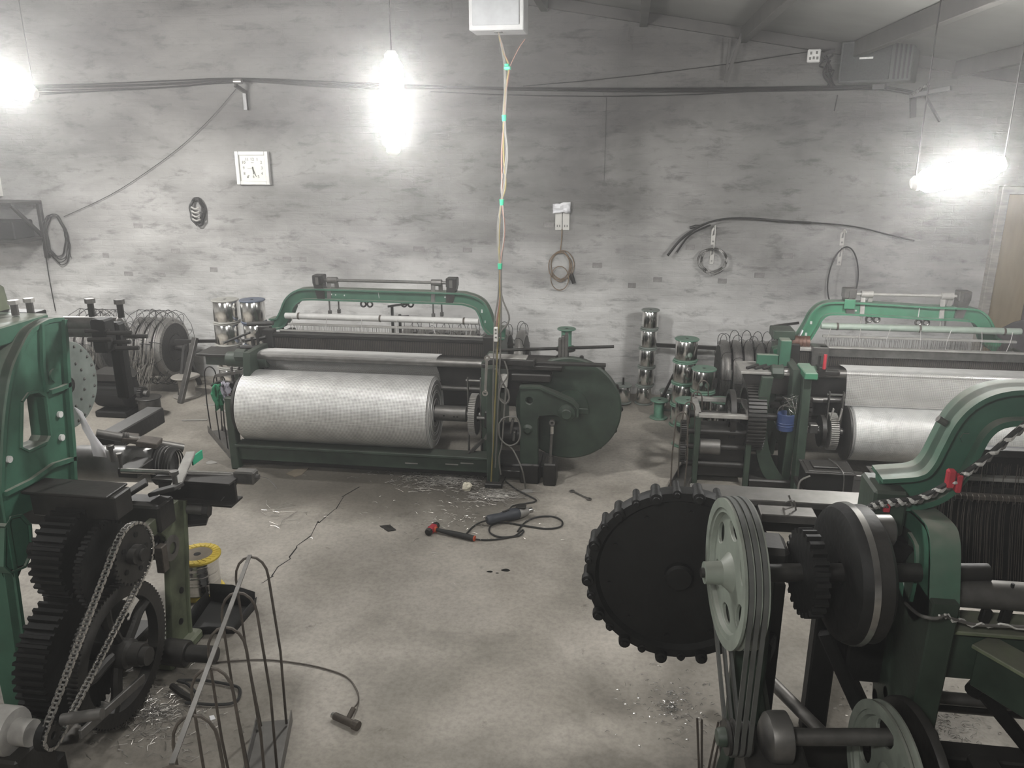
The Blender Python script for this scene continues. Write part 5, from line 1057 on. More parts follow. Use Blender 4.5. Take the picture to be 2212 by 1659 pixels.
# dark sack at far right
q = PY(2185, 735, 7.0); t = thing('dark_sack', 'dark cloth sack heaped on crates behind the bright green loom', 'sack', (q.x, 7.0, 0))
MB().box((q.x - .05, 6.8, 0), (q.x + .9, 7.25, q.z - .06), .01).build('crate', M_iron, t)
rows = [[V((q.x + .42 + .52 * math.cos(a) * f_ * (1 + .12 * math.sin(4 * a + i)), 7.02 + .26 * math.sin(a) * f_, q.z - .07 + i * .07)) for a in [2 * math.pi * j / 20 for j in range(21)]] for i, f_ in enumerate((.95, 1, .92, .72, .4, .05))]
MB().grid(rows).build('sack_body', pm('sack_cloth', (.05, .045, .048), .9, 0, .3, 6, bump=.5, bscale=12), t)
solo(MB().cyl(PZ(393, 908, .008), PZ(447, 907, .008), .006, n=8), 'floor_rod', M_lite, 'pale thin rod lying on the floor left of the hoop rack', 'rod')
for k, (x, y, lab) in enumerate(((452, 876, 'pale paper scrap on the floor near the wooden spool'), (455, 1000, 'pale wire scrap heap by the left base of the left loom'), (1140, 1062, 'pale curled scrap beside the grinder cord'))):
    q = PZ(x, y); solo(MB().prism([(q.x + random.uniform(.03, .07) * math.cos(a), q.y + random.uniform(.02, .04) * math.sin(a)) for a in [2 * math.pi * j / 7 for j in range(7)]], fxy, .001, .006), 'floor_scrap', M_lite, lab, 'scrap', smooth=0)
#PART5
# ================================================================== right foreground loom
FR = thing('wire_loom', 'nearest right loom with black pinned disc and green belt pulley', 'loom', (1.2, 3.0, 0))
YD = 3.05
c_ = PY(1466, 1240, YD); rD = c_.x - PY(1262, 1240, YD).x - .012
dk = MB().lathe((c_.x, YD - .02, c_.z), (0, 1, 0), [(.03, .012), (rD - .05, .012), (rD - .035, -.012), (rD, -.012), (rD + .004, 0), (rD + .004, .05), (rD, .06), (.03, .06)], 96, True).build('pin_disc', M_black, FR)
MB().lathe((c_.x, YD - .045, c_.z), (0, 1, 0), [(0, 0), (.05, 0), (.06, .01), (.06, .04)], 28).build('disc_hub', M_black, dk)
for k in range(28):
    a = 2 * math.pi * (k + .35) / 28; big = k % 2 == 0; e = V((math.cos(a), 0, math.sin(a))); q = V((c_.x, YD, c_.z)) + e * (rD - .004); r_ = .026 if big else .019
    MB().lathe(q + V((0, -.075 if big else -.05, 0)), (0, 1, 0), [(0, 0), (r_ * .55, .0), (r_ * .6, .012), (r_ * .95, .014), (r_, .022), (r_, .05), (r_ * .8, .055), (r_ * .8, .13)], 14).build('roller_pin', M_black, dk)
for k in range(10):
    a = 2 * math.pi * k / 10 + .2; q = V((c_.x + (rD - .09) * math.cos(a), YD - .012, c_.z + (rD - .09) * math.sin(a))); hexbolt(MB(), q, (0, -1, 0), .010, .008).build('bolt', M_black, dk)
# top beam behind the disc
a, b_ = PY(1494, 1068, 3.16), PY(1884, 1088, 3.16); zt = PY(1700, 1084, 3.12).z
MB().box((a.x, 3.12, zt - .03), (b_.x + .1, 3.26, zt), .004).build('top_beam', M_steel, FR); MB().box((a.x + .05, 3.16, zt - .16), (b_.x + .1, 3.22, zt - .03), .004).build('top_beam_web', M_iron, FR)
MB().box((PY(1640, 1070, 3.1).x, 3.02, zt - .05), (PY(1760, 1070, 3.1).x, 3.14, zt - .015), .004).build('channel', M_steel, FR)
MB().tube(cat([V((.70, 3.11, zt + .0)), V((.72, 3.07, zt + .03)), V((.74, 3.09, zt - .04)), V((.71, 3.12, zt + .03))], 4), .004, 5).build('wire_tie', M_cab1, FR)
# belt pulley
ax = V((math.cos(R(8)), math.sin(R(8)) * 1.0, 0)); PP = PY(1563, 1237, 2.62); rP = .268
o_ = PP
def vpulley(t, o, ax, r, ng, pitch, name, mat, web_holes, hub=.05, hubl=.10, hole=(.10, .035)):
    wd = ng * pitch + .012; pr = [(r - .035, 0), (r, 0), (r, .008)]
    for k in range(ng): s = .008 + k * pitch; pr += [(r, s + .002), (r - .014, s + pitch * .4), (r - .014, s + pitch * .6), (r, s + pitch - .002)]
    pr += [(r, wd), (r - .035, wd)]
    p_ = MB().lathe(o, ax, pr, 72, True).build(name, mat, t)
    a_, u_, d_ = basis(ax); fn = lambda x, y, z: o + a_ * x + u_ * y + d_ * z
    hl = []
    for k in range(web_holes):
        th = 2 * math.pi * (k + .5) / web_holes; cr = (r + hub) * .53; hh = []
        for j in range(16):
            q = 2 * math.pi * j / 16; rr = cr + hole[1] * math.cos(q); tt = th + hole[0] / cr * math.sin(q) * .5; hh.append((rr * math.cos(tt), rr * math.sin(tt)))
        hl.append(hh)
    plate('web', circ(0, 0, r - .03, 56), hl, fn, .022, .036, mat, p_, .002)
    MB().lathe(o + d_ * .006, ax, [(r - .058, .016), (r - .052, .0), (r - .034, .0), (r - .034, .016)], 64, True).build('inner_rim', mat, p_)
    MB().lathe(o - d_ * (hubl - .03), ax, [(.018, 0), (hub * .8, 0), (hub * .85, hubl * .6), (hub * 1.5, hubl - .006), (hub * 1.6, hubl)], 28).build('hub', mat, p_)
    MB().cyl(o - d_ * (hubl - .018), o + d_ * .5, .018, n=12).build('axle_end', M_iron, p_)
    return wd
wdp = vpulley(FR, o_, ax, rP, 3, .024, 'belt_pulley', M_pulley, 6)
P2 = PY(1640, 1592, 2.45); P2 = V((P2.x, P2.y, max(P2.z, .12))); 
# small pulley in the same plane as the big one
rel = P2 - o_; P2 = P2 - ax * rel.dot(ax); rS = .062
wds = 3 * .024 + .012; pr = [(.02, 0), (rS, 0), (rS, .008)]
for k in range(3): s = .008 + k * .024; pr += [(rS, s + .002), (rS - .014, s + .0096), (rS - .014, s + .0144), (rS, s + .022)]
sp_ = MB().lathe(P2, ax, pr + [(rS, wds), (.02, wds)], 36, True).build('motor_pulley', M_iron, FR)
MB().lathe(P2 - ax * .03, ax, [(0, 0), (.028, 0), (.034, .01), (.034, .04)], 18).build('pulley_nut', M_dgreen, sp_)
D = P2 - o_; dist = D.length; dn = D.normalized(); side = ax.cross(dn).normalized(); al = math.acos((rP - rS) / dist)
for k in range(3):
    off = ax * (.008 + .012 + k * .024); pts = []
    for j in range(37):
        th = al + (2 * math.pi - 2 * al) * j / 36; pts.append(o_ + off + (dn * math.cos(th) + side * math.sin(th)) * (rP - .001))
    for j in range(13):
        th = -al + 2 * al * j / 12; pts.append(P2 + off + (dn * math.cos(th) + side * math.sin(th)) * (rS - .001))
    n_ = len(pts); mb = MB(); vs = []; fs = []
    for i, p in enumerate(pts):
        cen = o_ + off if i < 37 else P2 + off; e = (p - cen).normalized()
        vs += [p + e * .006 - ax * .008, p + e * .006 + ax * .008, p - e * .008 + ax * .005, p - e * .008 - ax * .005]
    for i in range(n_):
        j = (i + 1) % n_
        for q in range(4): fs.append((i * 4 + q, i * 4 + (q + 1) % 4, j * 4 + (q + 1) % 4, j * 4 + q))
    mb.add(vs, fs).build('drive_belt', M_belt, FR)
# motor at the foot
mo = P2 + ax * .13
MB().lathe(mo, ax, [(0, 0), (.055, 0), (.085, .02), (.09, .04), (.09, .09), (.07, .10), (.03, .11), (.03, .32), (0, .32)], 28).build('bearing_housing', M_steel, FR)
MB().cyl(mo + ax * .2, mo + ax * .62, .03, n=16).build('lower_shaft', M_steel, FR)
MB().box((mo.x - .06, mo.y - .10, 0), (mo.x + .16, mo.y + .14, max(.05, mo.z - .06)), .01).build('bearing_block', M_iron, FR)
# shaft, brake drum
MB().cyl(o_ + ax * .05, o_ + ax * .95, .034, n=16).build('main_shaft', M_iron, FR)
dr_ = MB().lathe(o_ + ax * .40, ax, [(.04, .02), (.10, .0), (.20, -.01), (.235, .0), (.245, .015), (.25, .03)], 56).build('brake_drum', M_black, FR)
MB().lathe(o_ + ax * .43, ax, [(.235, 0), (.252, .0), (.254, .022), (.235, .024)], 64, True).build('drum_band', M_bright, dr_)
MB().lathe(o_ + ax * .454, ax, [(.04, 0), (.24, 0), (.245, .05), (.22, .07), (.04, .07)], 48, True).build('drum_back', M_iron, dr_)
MB().cyl(o_ + ax * .47 + V((0, 0, .17)), o_ + ax * .58 + V((0, 0, .17)), .055, n=20, ch=.006).build('brake_cap', M_steel, dr_)
MB().gear(o_ + ax * .30, ax, .16, .05, 26, .02, .03).build('pinion', M_black, FR)
# legs of the near end
Xl, Yl = o_.x + .12, o_.y + .12
MB().bar((Xl + .02, Yl, .0), (Xl + .02, Yl, o_.z + .02), .13, .06, .008).build('end_post', M_dgreen, FR)
MB().box((Xl - .08, Yl - .06, o_.z - .07), (Xl + .12, Yl + .10, o_.z + .07), .02).build('bearing_block', M_iron, FR)
MB().bar((Xl - .06, Yl - .05, .0), (Xl + .02, Yl, .45), .05, .03, .004).build('end_strut', M_dgreen, FR); MB().bar((Xl + .18, Yl - .05, .0), (Xl + .07, Yl, .5), .05, .03, .004).build('end_strut', M_dgreen, FR)
MB().bar((Xl + .05, Yl, .62), (Xl + .14, Yl + .30, .50), .10, .08, .01).build('end_gusset', M_black, FR)
MB().box((Xl - .05, Yl + .0, .10), (1.9, Yl + .10, .22), .008).build('base_beam', M_iron, FR)
MB().box((.62, 2.95, .0), (.70, 3.05, .80), .006).build('rear_post', M_iron, FR)
p = PY(1760, 1330, 3.1)
MB().box((.86, 3.05, 0), (.96, 3.13, zt - .1), .008).build('inner_post', M_black, FR)
MB().bar((.96, 3.0, zt - .5), (1.12, 2.95, zt - .05), .10, .08, .01).build('gusset', M_black, FR); MB().bar((.90, 3.05, .55), (1.14, 2.95, .08), .08, .06, .01).build('gusset', M_black, FR)
MB().cyl((.60, 3.3, .25), (1.0, 2.75, .12), .028, n=12).build('slant_tube', M_steel, FR)
MB().box((.98, 2.98, .35), (1.14, 3.12, 1.12), .01).build('frame_block', M_black, FR)
for k in range(6): hexbolt(MB(), PY(1812 + random.uniform(-10, 25), 1200 + k * 22, 2.95), (-.3, -1, 0), .016, .02).build('bolt', M_steel, FR)
MB().prism([(PY(x, y, 2.96).x, PY(x, y, 2.96).z) for x, y in ((1812, 1165), (1820, 1145), (1830, 1170), (1828, 1190), (1815, 1192))], fxz, 2.94, 2.96).build('pale_shim', M_steel, FR)
plate('side_frame', [(2.78, 0), (2.95, 0), (3.05, .30), (3.35, .30), (3.45, 0), (3.62, 0), (3.62, .80), (3.40, 1.12), (2.92, 1.12), (2.84, .60)], [[(3.10, .40), (3.40, .40), (3.40, .62), (3.15, .70)]], fyz, 1.12, 1.18, M_dgreen, FR, .006)
MB().box((.90, 3.14, .30), (1.12, 3.20, 1.02), .01).build('gear_cover', M_black, FR)
# arch
YR = 2.95
ctr = [(1896, 1056), (1930, 1054), (1975, 1050), (2012, 1036), (2040, 1006), (2062, 965), (2088, 918), (2120, 888), (2160, 873), (2215, 870), (2300, 872), (2420, 876)]
ct = [(PY(x, y, YR).x, PY(x, y, YR).z) for x, y in ctr]; zq = ct[-1][1]; ct = cat2(ct + [(2.05, zq), (2.30, zq - .02), (2.44, zq - .09), (2.52, zq - .22), (2.58, zq - .36), (2.70, zq - .44)], 6); wA = .135
Aq, Bq = offs(ct, wA / 2), offs(ct, -wA / 2); A2, B2 = offs(ct, wA / 2 - .018), offs(ct, -wA / 2 + .022)
ao = MB().band(Aq, Bq, fxz, YR - .02, YR + .03).build('arch_beam', M_green, FR)
MB().band(Aq, A2, fxz, YR - .065, YR + .075).build('arch_flange', M_green, ao); MB().band(B2, Bq, fxz, YR - .065, YR + .075).build('arch_flange', M_green, ao)
p = PY(2046, 916, YR); MB().cyl(p, p + V((-.035, 0, .02)), .013, n=10).build('bolt', M_steel, ao)
p = PY(2126, 882, YR - .02); hexbolt(MB(), PY(2085, 945, YR - .02), (0, -1, 0), .02, .01).build('boss', M_green, ao)
# arch foot block
q0, q1 = PY(1876, 1040, YR), PY(1905, 1095, YR)
MB().box((q0.x, YR - .09, q1.z - .08), (q0.x + .12, YR + .10, q0.z), .01).build('arch_foot', M_dgreen, FR)
# goose-neck bracket in the YZ plane
gx = 1.10
ou = [(1893, 1094), (1935, 1084), (1965, 1098), (1998, 1130), (2008, 1160), (2010, 1210), (2006, 1330), (1975, 1345), (1962, 1330), (1925, 1225), (1905, 1150)]
hl = [(1942, 1130), (1968, 1150), (1984, 1180), (1984, 1240), (1972, 1300), (1958, 1285), (1936, 1200), (1930, 1150)]
mp_ = lambda L_: [(PX(x, y, gx).y, PX(x, y, gx).z) for x, y in L_]
gb = plate('gooseneck_bracket', mp_(ou), [mp_(hl)], fyz, gx, gx + .03, M_green, FR, .004)
fo = cat2(mp_(ou[0:7]), 5); MB().band(fo, offs(fo, .016), fyz, gx, gx + .10).build('bracket_flange', M_green, gb)
fi = cat2(mp_(hl[1:5]), 4); MB().band(fi, offs(fi, .012), fyz, gx - .012, gx + .03).build('bracket_rib', M_green, gb)
for x, y in ((1930, 1108), (1938, 1118), (1912, 1100)): hexbolt(MB(), PX(x, y, gx), (-1, 0, 0), .018, .018).build('bolt', M_iron, gb)
pb = PX(2006, 1330, gx); 
plate('side_leg', [(pb.y - .02, pb.z + .06), (pb.y + .02, 0.0), (pb.y + .16, 0.0), (pb.y + .22, .45), (pb.y + .26, pb.z + .06)], [], fyz, gx + .0, gx + .09, M_dgreen, FR, .006)
# cloth-side rollers and beams running right
yb = 2.72
zr = PY(2120, 1283, yb).z; xr0 = PY(2042, 1283, yb).x
MB().cyl((xr0, yb, zr), (2.6, yb, zr), .052, n=28, ch=.006).build('warp_roller', M_steel, FR)
MB().bar((xr0 - .01, yb, zr + .03), (xr0 + .01, yb, zr - .13), .03, .05, .006).build('roller_arm', M_iron, FR)
z1 = PY(2100, 1352, yb - .05).z
MB().box((gx + .05, yb - .06, z1 - .22), (2.6, yb + .02, z1 - .012), .008).build('front_beam', M_dgreen, FR); MB().box((gx + .05, yb - .10, z1 - .012), (2.6, yb + .05, z1 + .004), .004).build('beam_flange', M_palegreen, FR)
for x, y in ((2130, 1330), (2175, 1325)):
    p = PY(x, y, yb - .02); MB().bar(p + V((0, 0, .03)), p + V((-.01, 0, -.06)), .03, .03, .004).build('hook_weight', M_black, FR); MB().cyl(p + V((0, 0, .03)), p + V((0, 0, .12)), .006, n=6).build('hook_rod', M_black, FR)
a, b_ = PY(2120, 1385, yb - .08), V((1.75, 2.05, z1 - .06))
MB().bar(a, b_, .12, .016, .003).build('diagonal_flange', M_palegreen, FR); MB().bar(a - V((0, 0, .09)), b_ - V((0, 0, .09)), .05, .17, .006).build('diagonal_beam', M_dgreen, FR)
MB().bar(b_ - V((0, 0, .02)), V((1.75, 2.05, 0)), .10, .08, .006).build('outer_leg', M_dgreen, FR)
zs = PY(2090, 1512, 2.9).z; MB().cyl((gx + .02, 2.9, zs), (2.6, 2.9, zs), .026, n=16).build('lower_shaft', M_steel, FR); MB().cyl((gx + .02, 3.0, zs - .1), (2.6, 3.0, zs - .1), .035, n=16).build('lower_tube', M_iron, FR)
p = PY(2110, 1478, 2.85); MB().bar(p, p + V((.28, -.05, -.32)), .05, .05, .01).build('treadle_lever', M_black, FR); MB().cyl(p + V((-.03, -.04, 0)), p + V((.03, .03, 0)), .03, n=12).build('lever_boss', M_black, FR)
# heddles, warp threads
for (xa, ya, Y_, hh, mt) in ((2050, 1028, 3.2, .016, M_lite), (2035, 1068, 3.12, .016, M_rust), (2055, 972, 3.25, .03, M_iron), (2045, 1055, 3.22, .045, M_iron)):
    p = PY(xa, ya, Y_); MB().box((p.x, Y_ - .02, p.z - hh / 2), (2.7, Y_ + .02, p.z + hh / 2), .003).build('heddle_rail', mt, FR)
mb = MB(); zt_, zb_ = PY(2060, 1000, 3.2).z, PY(2060, 1262, 3.05).z
for k in range(150):
    x = 1.30 + 1.3 * (k + random.uniform(-.3, .3)) / 149; y = 3.2 + random.choice((-.02, 0, .02)); mb.tube([V((x, y, zt_)), V((x + random.uniform(-.004, .004), y - .03, (zt_ + zb_) / 2)), V((x, y - .1, zb_))], .0016, 3)
o = mb.build('warp_wires', M_rust, FR, smooth=0, recalc=False); o['kind'] = 'stuff'
MB().box((1.28, 3.26, zb_ - .1), (2.7, 3.29, zt_ + .05)).build('back_panel', M_black, FR)
mb = MB()
for k in range(60): x = 1.27 + 1.3 * k / 59; p = PY(2035, 1068, 3.12); mb.tube(ring(x, 3.10, p.z, .012, .016, 'x', 8), .002, 3, True)
o = mb.build('rail_coils', M_rust, FR, smooth=0, recalc=False); o['kind'] = 'stuff'
MB().box((2.56, 2.6, 0), (2.72, 3.3, zq - .47), .01).build('far_frame', M_dgreen, FR)
# lower front pulley
p = PX(1932, 1645, 1.02); p = V((p.x, p.y, .30)); vpulley(FR, V((.98, p.y, .315)), ax, .275, 1, .03, 'flat_pulley', M_pulley, 5, .045, .06, (.13, .05))
MB().lathe(V((1.0, p.y, .315)) + ax * .07, ax, [(.05, 0), (.285, 0), (.29, .01), (.29, .03), (.05, .03)], 56, True).build('belt_guard', M_iron, FR)
MB().cyl(V((1.0, p.y, .315)), V((1.4, p.y + .06, .315)), .03, n=14).build('pulley_shaft', M_iron, FR); MB().box((1.32, p.y - .02, 0), (1.42, p.y + .14, .36), .01).build('bearing_block', M_iron, FR)
# cables tied over the arch
t = thing('loom_cables', 'black and white twisted cables tied along the nearest right arch with red tape', 'cables', PY(2060, 1030, 2.8))
pa = [(2320, 835), (2212, 915), (2130, 985), (2060, 1035), (1985, 1072), (1925, 1080), (1885, 1088), (1862, 1110), (1845, 1145), (1820, 1190), (1800, 1215)]
for k, m_ in enumerate((M_rubber, M_plastic, M_cab1, M_rubber)):
    pts = cat([V((2.75, 2.4, roofz(2.75) - .14)), V((2.45, 2.6, 2.55))] + [PY(x, y + (0, 6, 10, 3)[k], YR - .10 - .01 * (k % 2)) for x, y in pa], 14)
    if k in (1, 2): pts = [p + V((0, .007 * math.sin(i * 1.1 + k * 3.1), .008 * math.cos(i * 1.1 + k * 3.1))) for i, p in enumerate(pts)]
    MB().tube(pts, .008 if k != 2 else .006, 6).build('cable', m_, t)
for x, y, s in ((2056, 1030, .03), (2073, 1040, .022)):
    p = PY(x, y, YR - .115); MB().box(p + V((-s * .5, -.006, -.045)), p + V((s * .5, .024, .025)), .006).build('red_tape', M_red, t)
p = PY(1916, 1096, 2.85); MB().box(p + V((-.012, -.005, -.02)), p + V((.012, .01, .02)), .003).build('red_tape', M_red, t)
t = thing('tie_wire', 'twisted wire tied round the bracket leg of the nearest right loom', 'wire', PY(2030, 1330, 2.6))
pts = cat([PX(1955, 1302, gx - .03), PX(1972, 1318, gx - .02), PY(1990, 1330, 2.52), PY(2020, 1336, 2.50), PY(2040, 1330, 2.52), PY(2052, 1335, 2.55), PY(2100, 1348, 2.58), PY(2160, 1352, 2.58), PY(2260, 1356, 2.58)], 6)
MB().tube(pts, .006, 6).build('strand', M_cab1, t); MB().tube([p + V((0, .004 * math.sin(i), .010 * math.cos(i * 1.4))) for i, p in enumerate(pts[20:])], .004, 5).build('strand', M_plastic, t)
t = thing('brush_bristles', 'few upright dark bristles at the foot of the belt pulley', 'bristles', PZ(1515, 1655))
for x0, x1, y1 in ((1510, 1506, 1552), (1516, 1516, 1555), (1540, 1562, 1560), (1530, 1552, 1560)): a = PZ(x0, 1665, .005); MB().tube([a, PY(x1, y1, a.y)], .005, 5).build('bristle', M_rust, t)

# ================================================================== left foreground loom
FL = thing('wire_loom', 'nearest left loom with chain drive and windowed green side casting', 'loom', (-2.5, 3.0, 0))
xs = -2.52
m2 = lambda L_, X_=xs: [(PX(x, y, X_).y, PX(x, y, X_).z) for x, y in L_]
fr = [(137, 686), (115, 687), (96, 693), (66, 713), (45, 750), (24, 800), (12, 866), (6, 926), (2, 1000), (0, 1060)]
rt = [(160, 1060), (158, 1000), (152, 900), (146, 800), (140, 720)]
front = cat2(m2(fr), 4); lowf = [(front[-1][0] - .02, .7), (front[-1][0] - .05, .3), (front[-1][0] - .05, 0)]
right = m2(rt); outline = front + lowf + [(front[-1][0] + .30, 0), (front[-1][0] + .40, .40), (right[0][0] - .05, .80)] + right
w1 = m2([(48, 869), (60, 852), (81, 848), (97, 858), (107, 941), (101, 953), (60, 972), (46, 966)]); w2 = m2([(10, 1140), (22, 1120), (44, 1115), (62, 1135), (66, 1190), (52, 1222), (22, 1234), (8, 1222)])
sc = plate('side_casting', outline, [w1, w2], fyz, xs - .05, xs, M_green, FR if False else FL, .006)
ff = front + lowf; MB().band(ff, offs(ff, -.018 if False else .018), fyz, xs - .15, xs + .006).build('casting_flange', M_green, sc)
tp = [(right[-1][0] + .0, right[-1][1] - .01), (right[-1][0] + .01, front[0][1])]
for L_ in (m2([(138, 690), (142, 760), (148, 860), (156, 960), (160, 1050)]),): MB().band(L_, offs(L_, -.02), fyz, xs - .10, xs + .02).build('edge_rib', M_green, sc)
rb = m2([(90, 700), (92, 790), (100, 845)]); MB().band(rb, offs(rb, -.015), fyz, xs, xs + .015).build('rib', M_green, sc)
rb = m2([(103, 842), (125, 835), (146, 825)]); MB().band(rb, offs(rb, -.02), fyz, xs, xs + .02).build('rib', M_green, sc)
rb = m2([(5, 1062), (60, 1035), (110, 1000), (158, 985)]); MB().band(rb, offs(rb, -.02), fyz, xs, xs + .02).build('rib', M_green, sc)
for wl, wn in ((w1, .09), (w2, .09)):
    lp = wl + wl[:1]; MB().band(lp, offs(lp, .010), fyz, xs - wn, xs + .008).build('window_lip', M_green, sc)
for x, y in ((115, 810), (127, 895), (131, 945), (17, 992)): p = PX(x, y, xs); MB().cyl(p, p + V((.012, 0, 0)), .015 if y != 810 else .03, n=12).build('boss', M_green if y == 810 else M_chalk, sc)
# second frame further left and cross beam on top
plate('far_casting', [(a - .05, b_ - .05) for a, b_ in outline], [], fyz, -3.9, -3.85, M_green, FL, .006)
zt = PX(70, 684, xs).z
MB().box((-3.9, right[-1][0] - .45, zt - .10), (xs - .05, right[-1][0] - .02, zt - .02), .006).build('top_beam', M_green, FL)
MB().box((-3.2, right[-1][0] - .02, zt - .05), (xs - .12, right[-1][0] + .06, zt - .02), .004).build('top_rail', M_black, FL)
for x, y in ((34, 665), (67, 660)): p = PX(x, y + 16, xs - .15); MB().cyl(p, p + V((0, 0, .05)), .016, n=10).build('stud', M_steel, FL); hexbolt(MB(), p + V((0, 0, .05)), (0, 0, 1), .024, .018).build('nut', M_lite, FL)
MB().prism(m2([(0, 615), (8, 620), (22, 668), (60, 678), (0, 682)], xs - .3), fyz, xs - .42, xs - .3).build('arch_foot', M_palegreen, FL)
# two stub rollers and their dark bracket
for y, r_ in ((700, .036), (712 + 2, .030)):
    a = PX(138, y, xs - .02); MB().cyl(a, a + V((.26, .03, 0)), r_, n=20, ch=.004).build('stub_roller', M_steel, FL)
p = PX(205, 705, xs + .22)
MB().box((xs + .20, p.y - .01, p.z - .12), (xs + .27, p.y + .07, p.z + .03), .008).build('roller_bracket', M_black, FL)
MB().box((xs + .22, p.y + .07, p.z - .36), (xs + .28, p.y + .13, p.z + .0), .01).build('bracket_post', M_black, FL)
for dx in (.0, .14): q = V((xs + .20 + dx, p.y + .02, p.z + .04)); MB().cyl(q, q + V((0, 0, .07)), .014, n=10).build('stud', M_iron, FL); hexbolt(MB(), q + V((0, 0, .06)), (0, 0, 1), .022, .02).build('nut', M_steel, FL)
for k in range(6): q = V((xs + .18 + .03 * k, p.y + random.uniform(-.05, .06), p.z - .02 - .03 * (k % 4))); MB().cyl(q, q + V((.10, .02, 0)), .010, n=8).build('adjuster', M_iron, FL)
# riveted disc behind the casting
q = PX(148, 830, xs - .12); rr = .215
rdk = MB().lathe((xs - .14, q.y - .02, q.z), (1, 0, 0), [(.03, 0), (rr - .005, 0), (rr, .006), (rr, .03), (rr - .005, .036), (.03, .036)], 56, True).build('riveted_disc', pm('dusty_grey_green', (.14, .16, .145), .6, 0, .2, 9, .3), FL)
for ring_r, n_ in ((rr - .025, 22), (rr - .10, 14)):
    for k in range(n_):
        a = 2 * math.pi * k / n_; MB().lathe((xs - .104, q.y - .02 + ring_r * math.cos(a), q.z + ring_r * math.sin(a)), (1, 0, 0), [(.008, 0), (.006, .005), (0, .007)], 8).build('rivet', M_steel, rdk)
MB().cyl((-3.8, q.y - .02, q.z), (xs - .10, q.y - .02, q.z), .04, n=16).build('disc_shaft', M_iron, FL)
# bearing arm below, mesh and rods in front of (beyond) the casting
MB().box((-3.2, 3.18, .70), (-2.15, 3.32, .84), .01).build('main_beam', M_iron, FL)
a0, a1 = PZ(208, 936, 1.02), PZ(396, 968, .86)
MB().cyl(a0, a1, .024, n=14).build('slant_rod', M_steel, FL); MB().lathe(a0.lerp(a1, .28), (a1 - a0).normalized(), [(.024, 0), (.034, .004), (.026, .01), (.034, .016), (.026, .022), (.034, .028), (.024, .034)], 14).build('rod_spring', M_steel, FL)
MB().box(PZ(212, 975, .85) + V((0, 0, 0)), PZ(262, 948, .85) + V((.1, .3, .10)), .006).build('take_up_box', M_iron, FL)
for x0, y0, x1, y1 in ((262, 945, 300, 948), (300, 952, 345, 958)): MB().bar(PZ(x0, y0, .97), PZ(x1, y1, .95), .10, .03, .004).build('wood_slat', M_rust, FL)
r0, r1 = PZ(262, 1016, .90), PZ(505, 1026, .86); MB().cyl(r0, r1, .014, n=12).build('bright_rod', M_bright, FL)
MB().box(PZ(255, 1032, .84), PZ(318, 1020, .84) + V((.0, .08, .05)), .004).build('rod_block', M_iron, FL)
rc = PZ(285, 1008, .84); MB().lathe(rc + V((-.35, .05, -.02)), (1, .1, 0), [(0, 0), (.095, 0), (.10, .01), (.10, .50), (.09, .51), (0, .51)], 36).build('cloth_roll', M_mesh, FL)
for k in range(7): MB().lathe(rc + V((.10 + .016 * k, .09, -.02)), (1, .1, 0), [(.085, 0), (.112 - .003 * k, .003), (.085, .010)], 28, True).build('ratchet_ring', M_iron, FL)
for x0, y0, x1, y1, w_, m_ in ((378, 1055, 412, 978, .05, M_lite), (262, 1075, 318, 1040, .07, M_iron), (330, 1065, 388, 1050, .07, M_iron)): MB().bar(PZ(x0, y0, .86), PZ(x1, y1, .92), w_, .02, .004).build('flat_lever', m_, FL)
for x, y, r_ in ((243, 982, .02), (380, 1040, .022), (262, 1000, .015)): q = PZ(x, y + 14, .88); MB().cyl(q, q + V((0, 0, .07)), r_ * .6, n=10).build('set_screw', M_steel, FL); hexbolt(MB(), q + V((0, 0, .07)), (0, 0, 1), r_, .02).build('screw_head', M_steel, FL)
# I-beam end and coupling at the right tip
e0, e1 = PZ(330, 1060, .80), PZ(498, 1072, .80)
for dz in (0, .12): MB().bar(e0 + V((0, .06, dz - .06)), e1 + V((0, .06, dz - .06)), .12, .012, .002).build('beam_flange', M_iron, FL)
MB().bar(e0 + V((0, .06, 0)), e1 + V((0, .06, 0)), .02, .11, .002).build('beam_web', M_iron, FL)
c0, c1 = PZ(500, 1028, .86), PZ(560, 1030, .86); MB().cyl(c0, c1, .014, n=10).build('tip_rod', M_steel, FL); MB().box(c0.lerp(c1, .35) + V((-.03, -.03, -.035)), c0.lerp(c1, .9) + V((.0, .03, .035)), .008).build('tip_block', M_steel, FL)
MB().tube(cat([c0.lerp(c1, .5), c0.lerp(c1, .4) + V((-.05, -.05, -.06)), c0.lerp(c1, .2) + V((-.07, -.07, -.12))], 4), .003, 4).build('tip_wire', M_bright, FL); MB().tube(cat([c1, c1 + V((.05, .0, -.01)), c1 + V((.10, -.02, -.05))], 4), .003, 4).build('tip_wire', M_bright, FL)
MB().box(PZ(418, 1006, .86), PZ(436, 990, .86) + V((0, 0, .05)), .004).build('green_clip', M_tape, FL)
f0, f1 = PZ(395, 1125, .62), PZ(450, 1120, .62); MB().bar(f0, f1, .14, .012, .002).build('bracket_flange', M_iron, FL); MB().bar(f0 + V((0, 0, .05)), f1 + V((0, 0, .05)), .02, .10, .002).build('bracket_web', M_iron, FL)
MB().cyl(PZ(405, 1100, .72), PZ(450, 1103, .72), .024, n=12, ch=.004).build('pin_bolt', M_steel, FL); hexbolt(MB(), PZ(440, 1103, .72), (1, .1, 0), .036, .03).build('pin_nut', M_iron, FL)
# box beam over the gears
b0 = PX(95, 1052, -2.42); MB().box((-2.5, b0.y, b0.z - .14), (-2.10, b0.y + .12, b0.z - .03), .006).build('gear_beam', M_iron, FL); MB().box((-2.52, b0.y - .02, b0.z - .03), (-2.12, b0.y + .13, b0.z - .018), .004).build('gear_beam_top', M_iron, FL)
